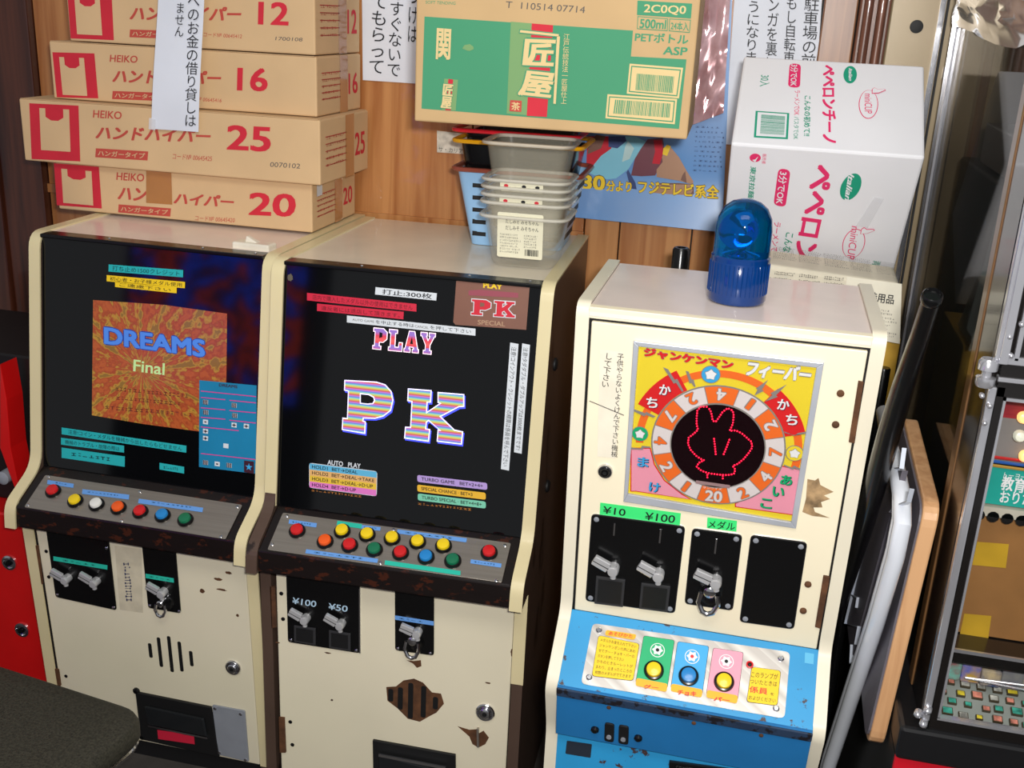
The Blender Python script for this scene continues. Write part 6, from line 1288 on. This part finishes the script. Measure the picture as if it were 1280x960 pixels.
MB().lathe(RF.P(*(-0.0893, 0.5945)), RF.N, [(.014, -.03), (.014, .0), (.008, .004), (0, .004)], 18).build('lock_dial', GREYP, rc_, smooth=True)

ZS = .40
st_ = root('stool', (.13, -.62, 0), 0, 'padded stool with dark speckled seat and chrome legs at the lower left corner', 'stool')
cr = [(0.1216, -0.3566, 0.4000)[:2], (0.4125, -0.3995, 0.4000)[:2]]
a, b = Vector(cr[0]), Vector(cr[1]); d = (b-a).normalized(); n_ = Vector((d.y, -d.x)); a2 = b-d*.50
q = [tuple(a2), tuple(b+d*.035), tuple(b+d*.035+n_*.40), tuple(a2+n_*.40)]
rr = rrect(q, .055, 7)
cen = (sum(p[0] for p in q)/4, sum(p[1] for p in q)/4)
st_.location = (cen[0], cen[1], 0)
def ring(z, k): return [((p[0]-cen[0])*k, (p[1]-cen[1])*k, z) for p in rr]
MB().rings([ring(ZS-.045, .97), ring(ZS-.035, 1.0), ring(ZS-.012, 1.0), ring(ZS-.003, .985), ring(ZS, .95), ring(ZS+.003, .8)]).build('seat_cushion', mat('speckled_dark_vinyl', (58, 56, 46), .55, var=.22, scale=260, bump=.3), st_, smooth=True)
MB().rings([ring(ZS-.052, .985), ring(ZS-.045, .992), ring(ZS-.042, .985)]).build('seat_band', CHROME, st_, smooth=True)
for s_, t_ in ((1, 1), (1, -1), (-1, 1), (-1, -1)):
    c_ = d*(.20*s_)+n_*(.15*t_); e_ = c_*1.15
    MB().tube([(c_.x, c_.y, ZS-.05), (e_.x, e_.y, .012)], .011, 12).build('leg', CHROME, st_, smooth=True)
cr_ = [(d*(.20*s_*1.04)+n_*(.15*t_*1.04)) for s_, t_ in ((1, 1), (1, -1), (-1, -1), (-1, 1))]
pts = [(c_.x, c_.y, ZS-.12) for c_ in cr_]; mb = MB()
for i in range(4): mb.tube([pts[i], pts[(i+1) % 4]], .008, 10)
mb.build('stretcher', CHROME, st_, smooth=True)

# ================================================================ lit machine across the aisle (the photograph shows it mirrored in the dark screens)
om = root('lit_machine', (-.68, -2.35, 0), PI, 'game machine with a lit blue and red panel across the aisle, mirrored in the screens', 'game machine')
MB().box((-.52, -.10, 0), (.52, .12, 1.55)).build('body', MATS['dark_recess'], om, bevel=.01)
LM = bpy.data.materials.new('lit_blue_red_picture'); LM.use_nodes = True; nt = LM.node_tree; b_ = nt.nodes['Principled BSDF']
n_ = nt.nodes.new('ShaderNodeTexNoise'); n_.inputs['Scale'].default_value = 8; n_.inputs['Detail'].default_value = 4; n_.inputs['Distortion'].default_value = 1.5
tcx = nt.nodes.new('ShaderNodeTexCoord'); nt.links.new(tcx.outputs['Object'], n_.inputs[0])
cr_2 = nt.nodes.new('ShaderNodeValToRGB'); el = cr_2.color_ramp.elements
while len(el) < 6: el.new(.5)
for i, (p, c_) in enumerate(((.30, (10, 14, 30)), (.42, (30, 70, 230)), (.48, (16, 30, 120)), (.53, (60, 14, 10)), (.60, (190, 50, 20)), (.72, (60, 20, 16)))): el[i].position = p; el[i].color = (*lin(c_), 1)
nt.links.new(n_.outputs[0], cr_2.inputs[0]); nt.links.new(cr_2.outputs[0], b_.inputs['Emission Color']); b_.inputs['Emission Strength'].default_value = 2.6; b_.inputs['Base Color'].default_value = (.02, .02, .02, 1)
MB().box((-.48, -.108, .62), (.48, -.10, 1.32)).build('lit_panel', LM, om)
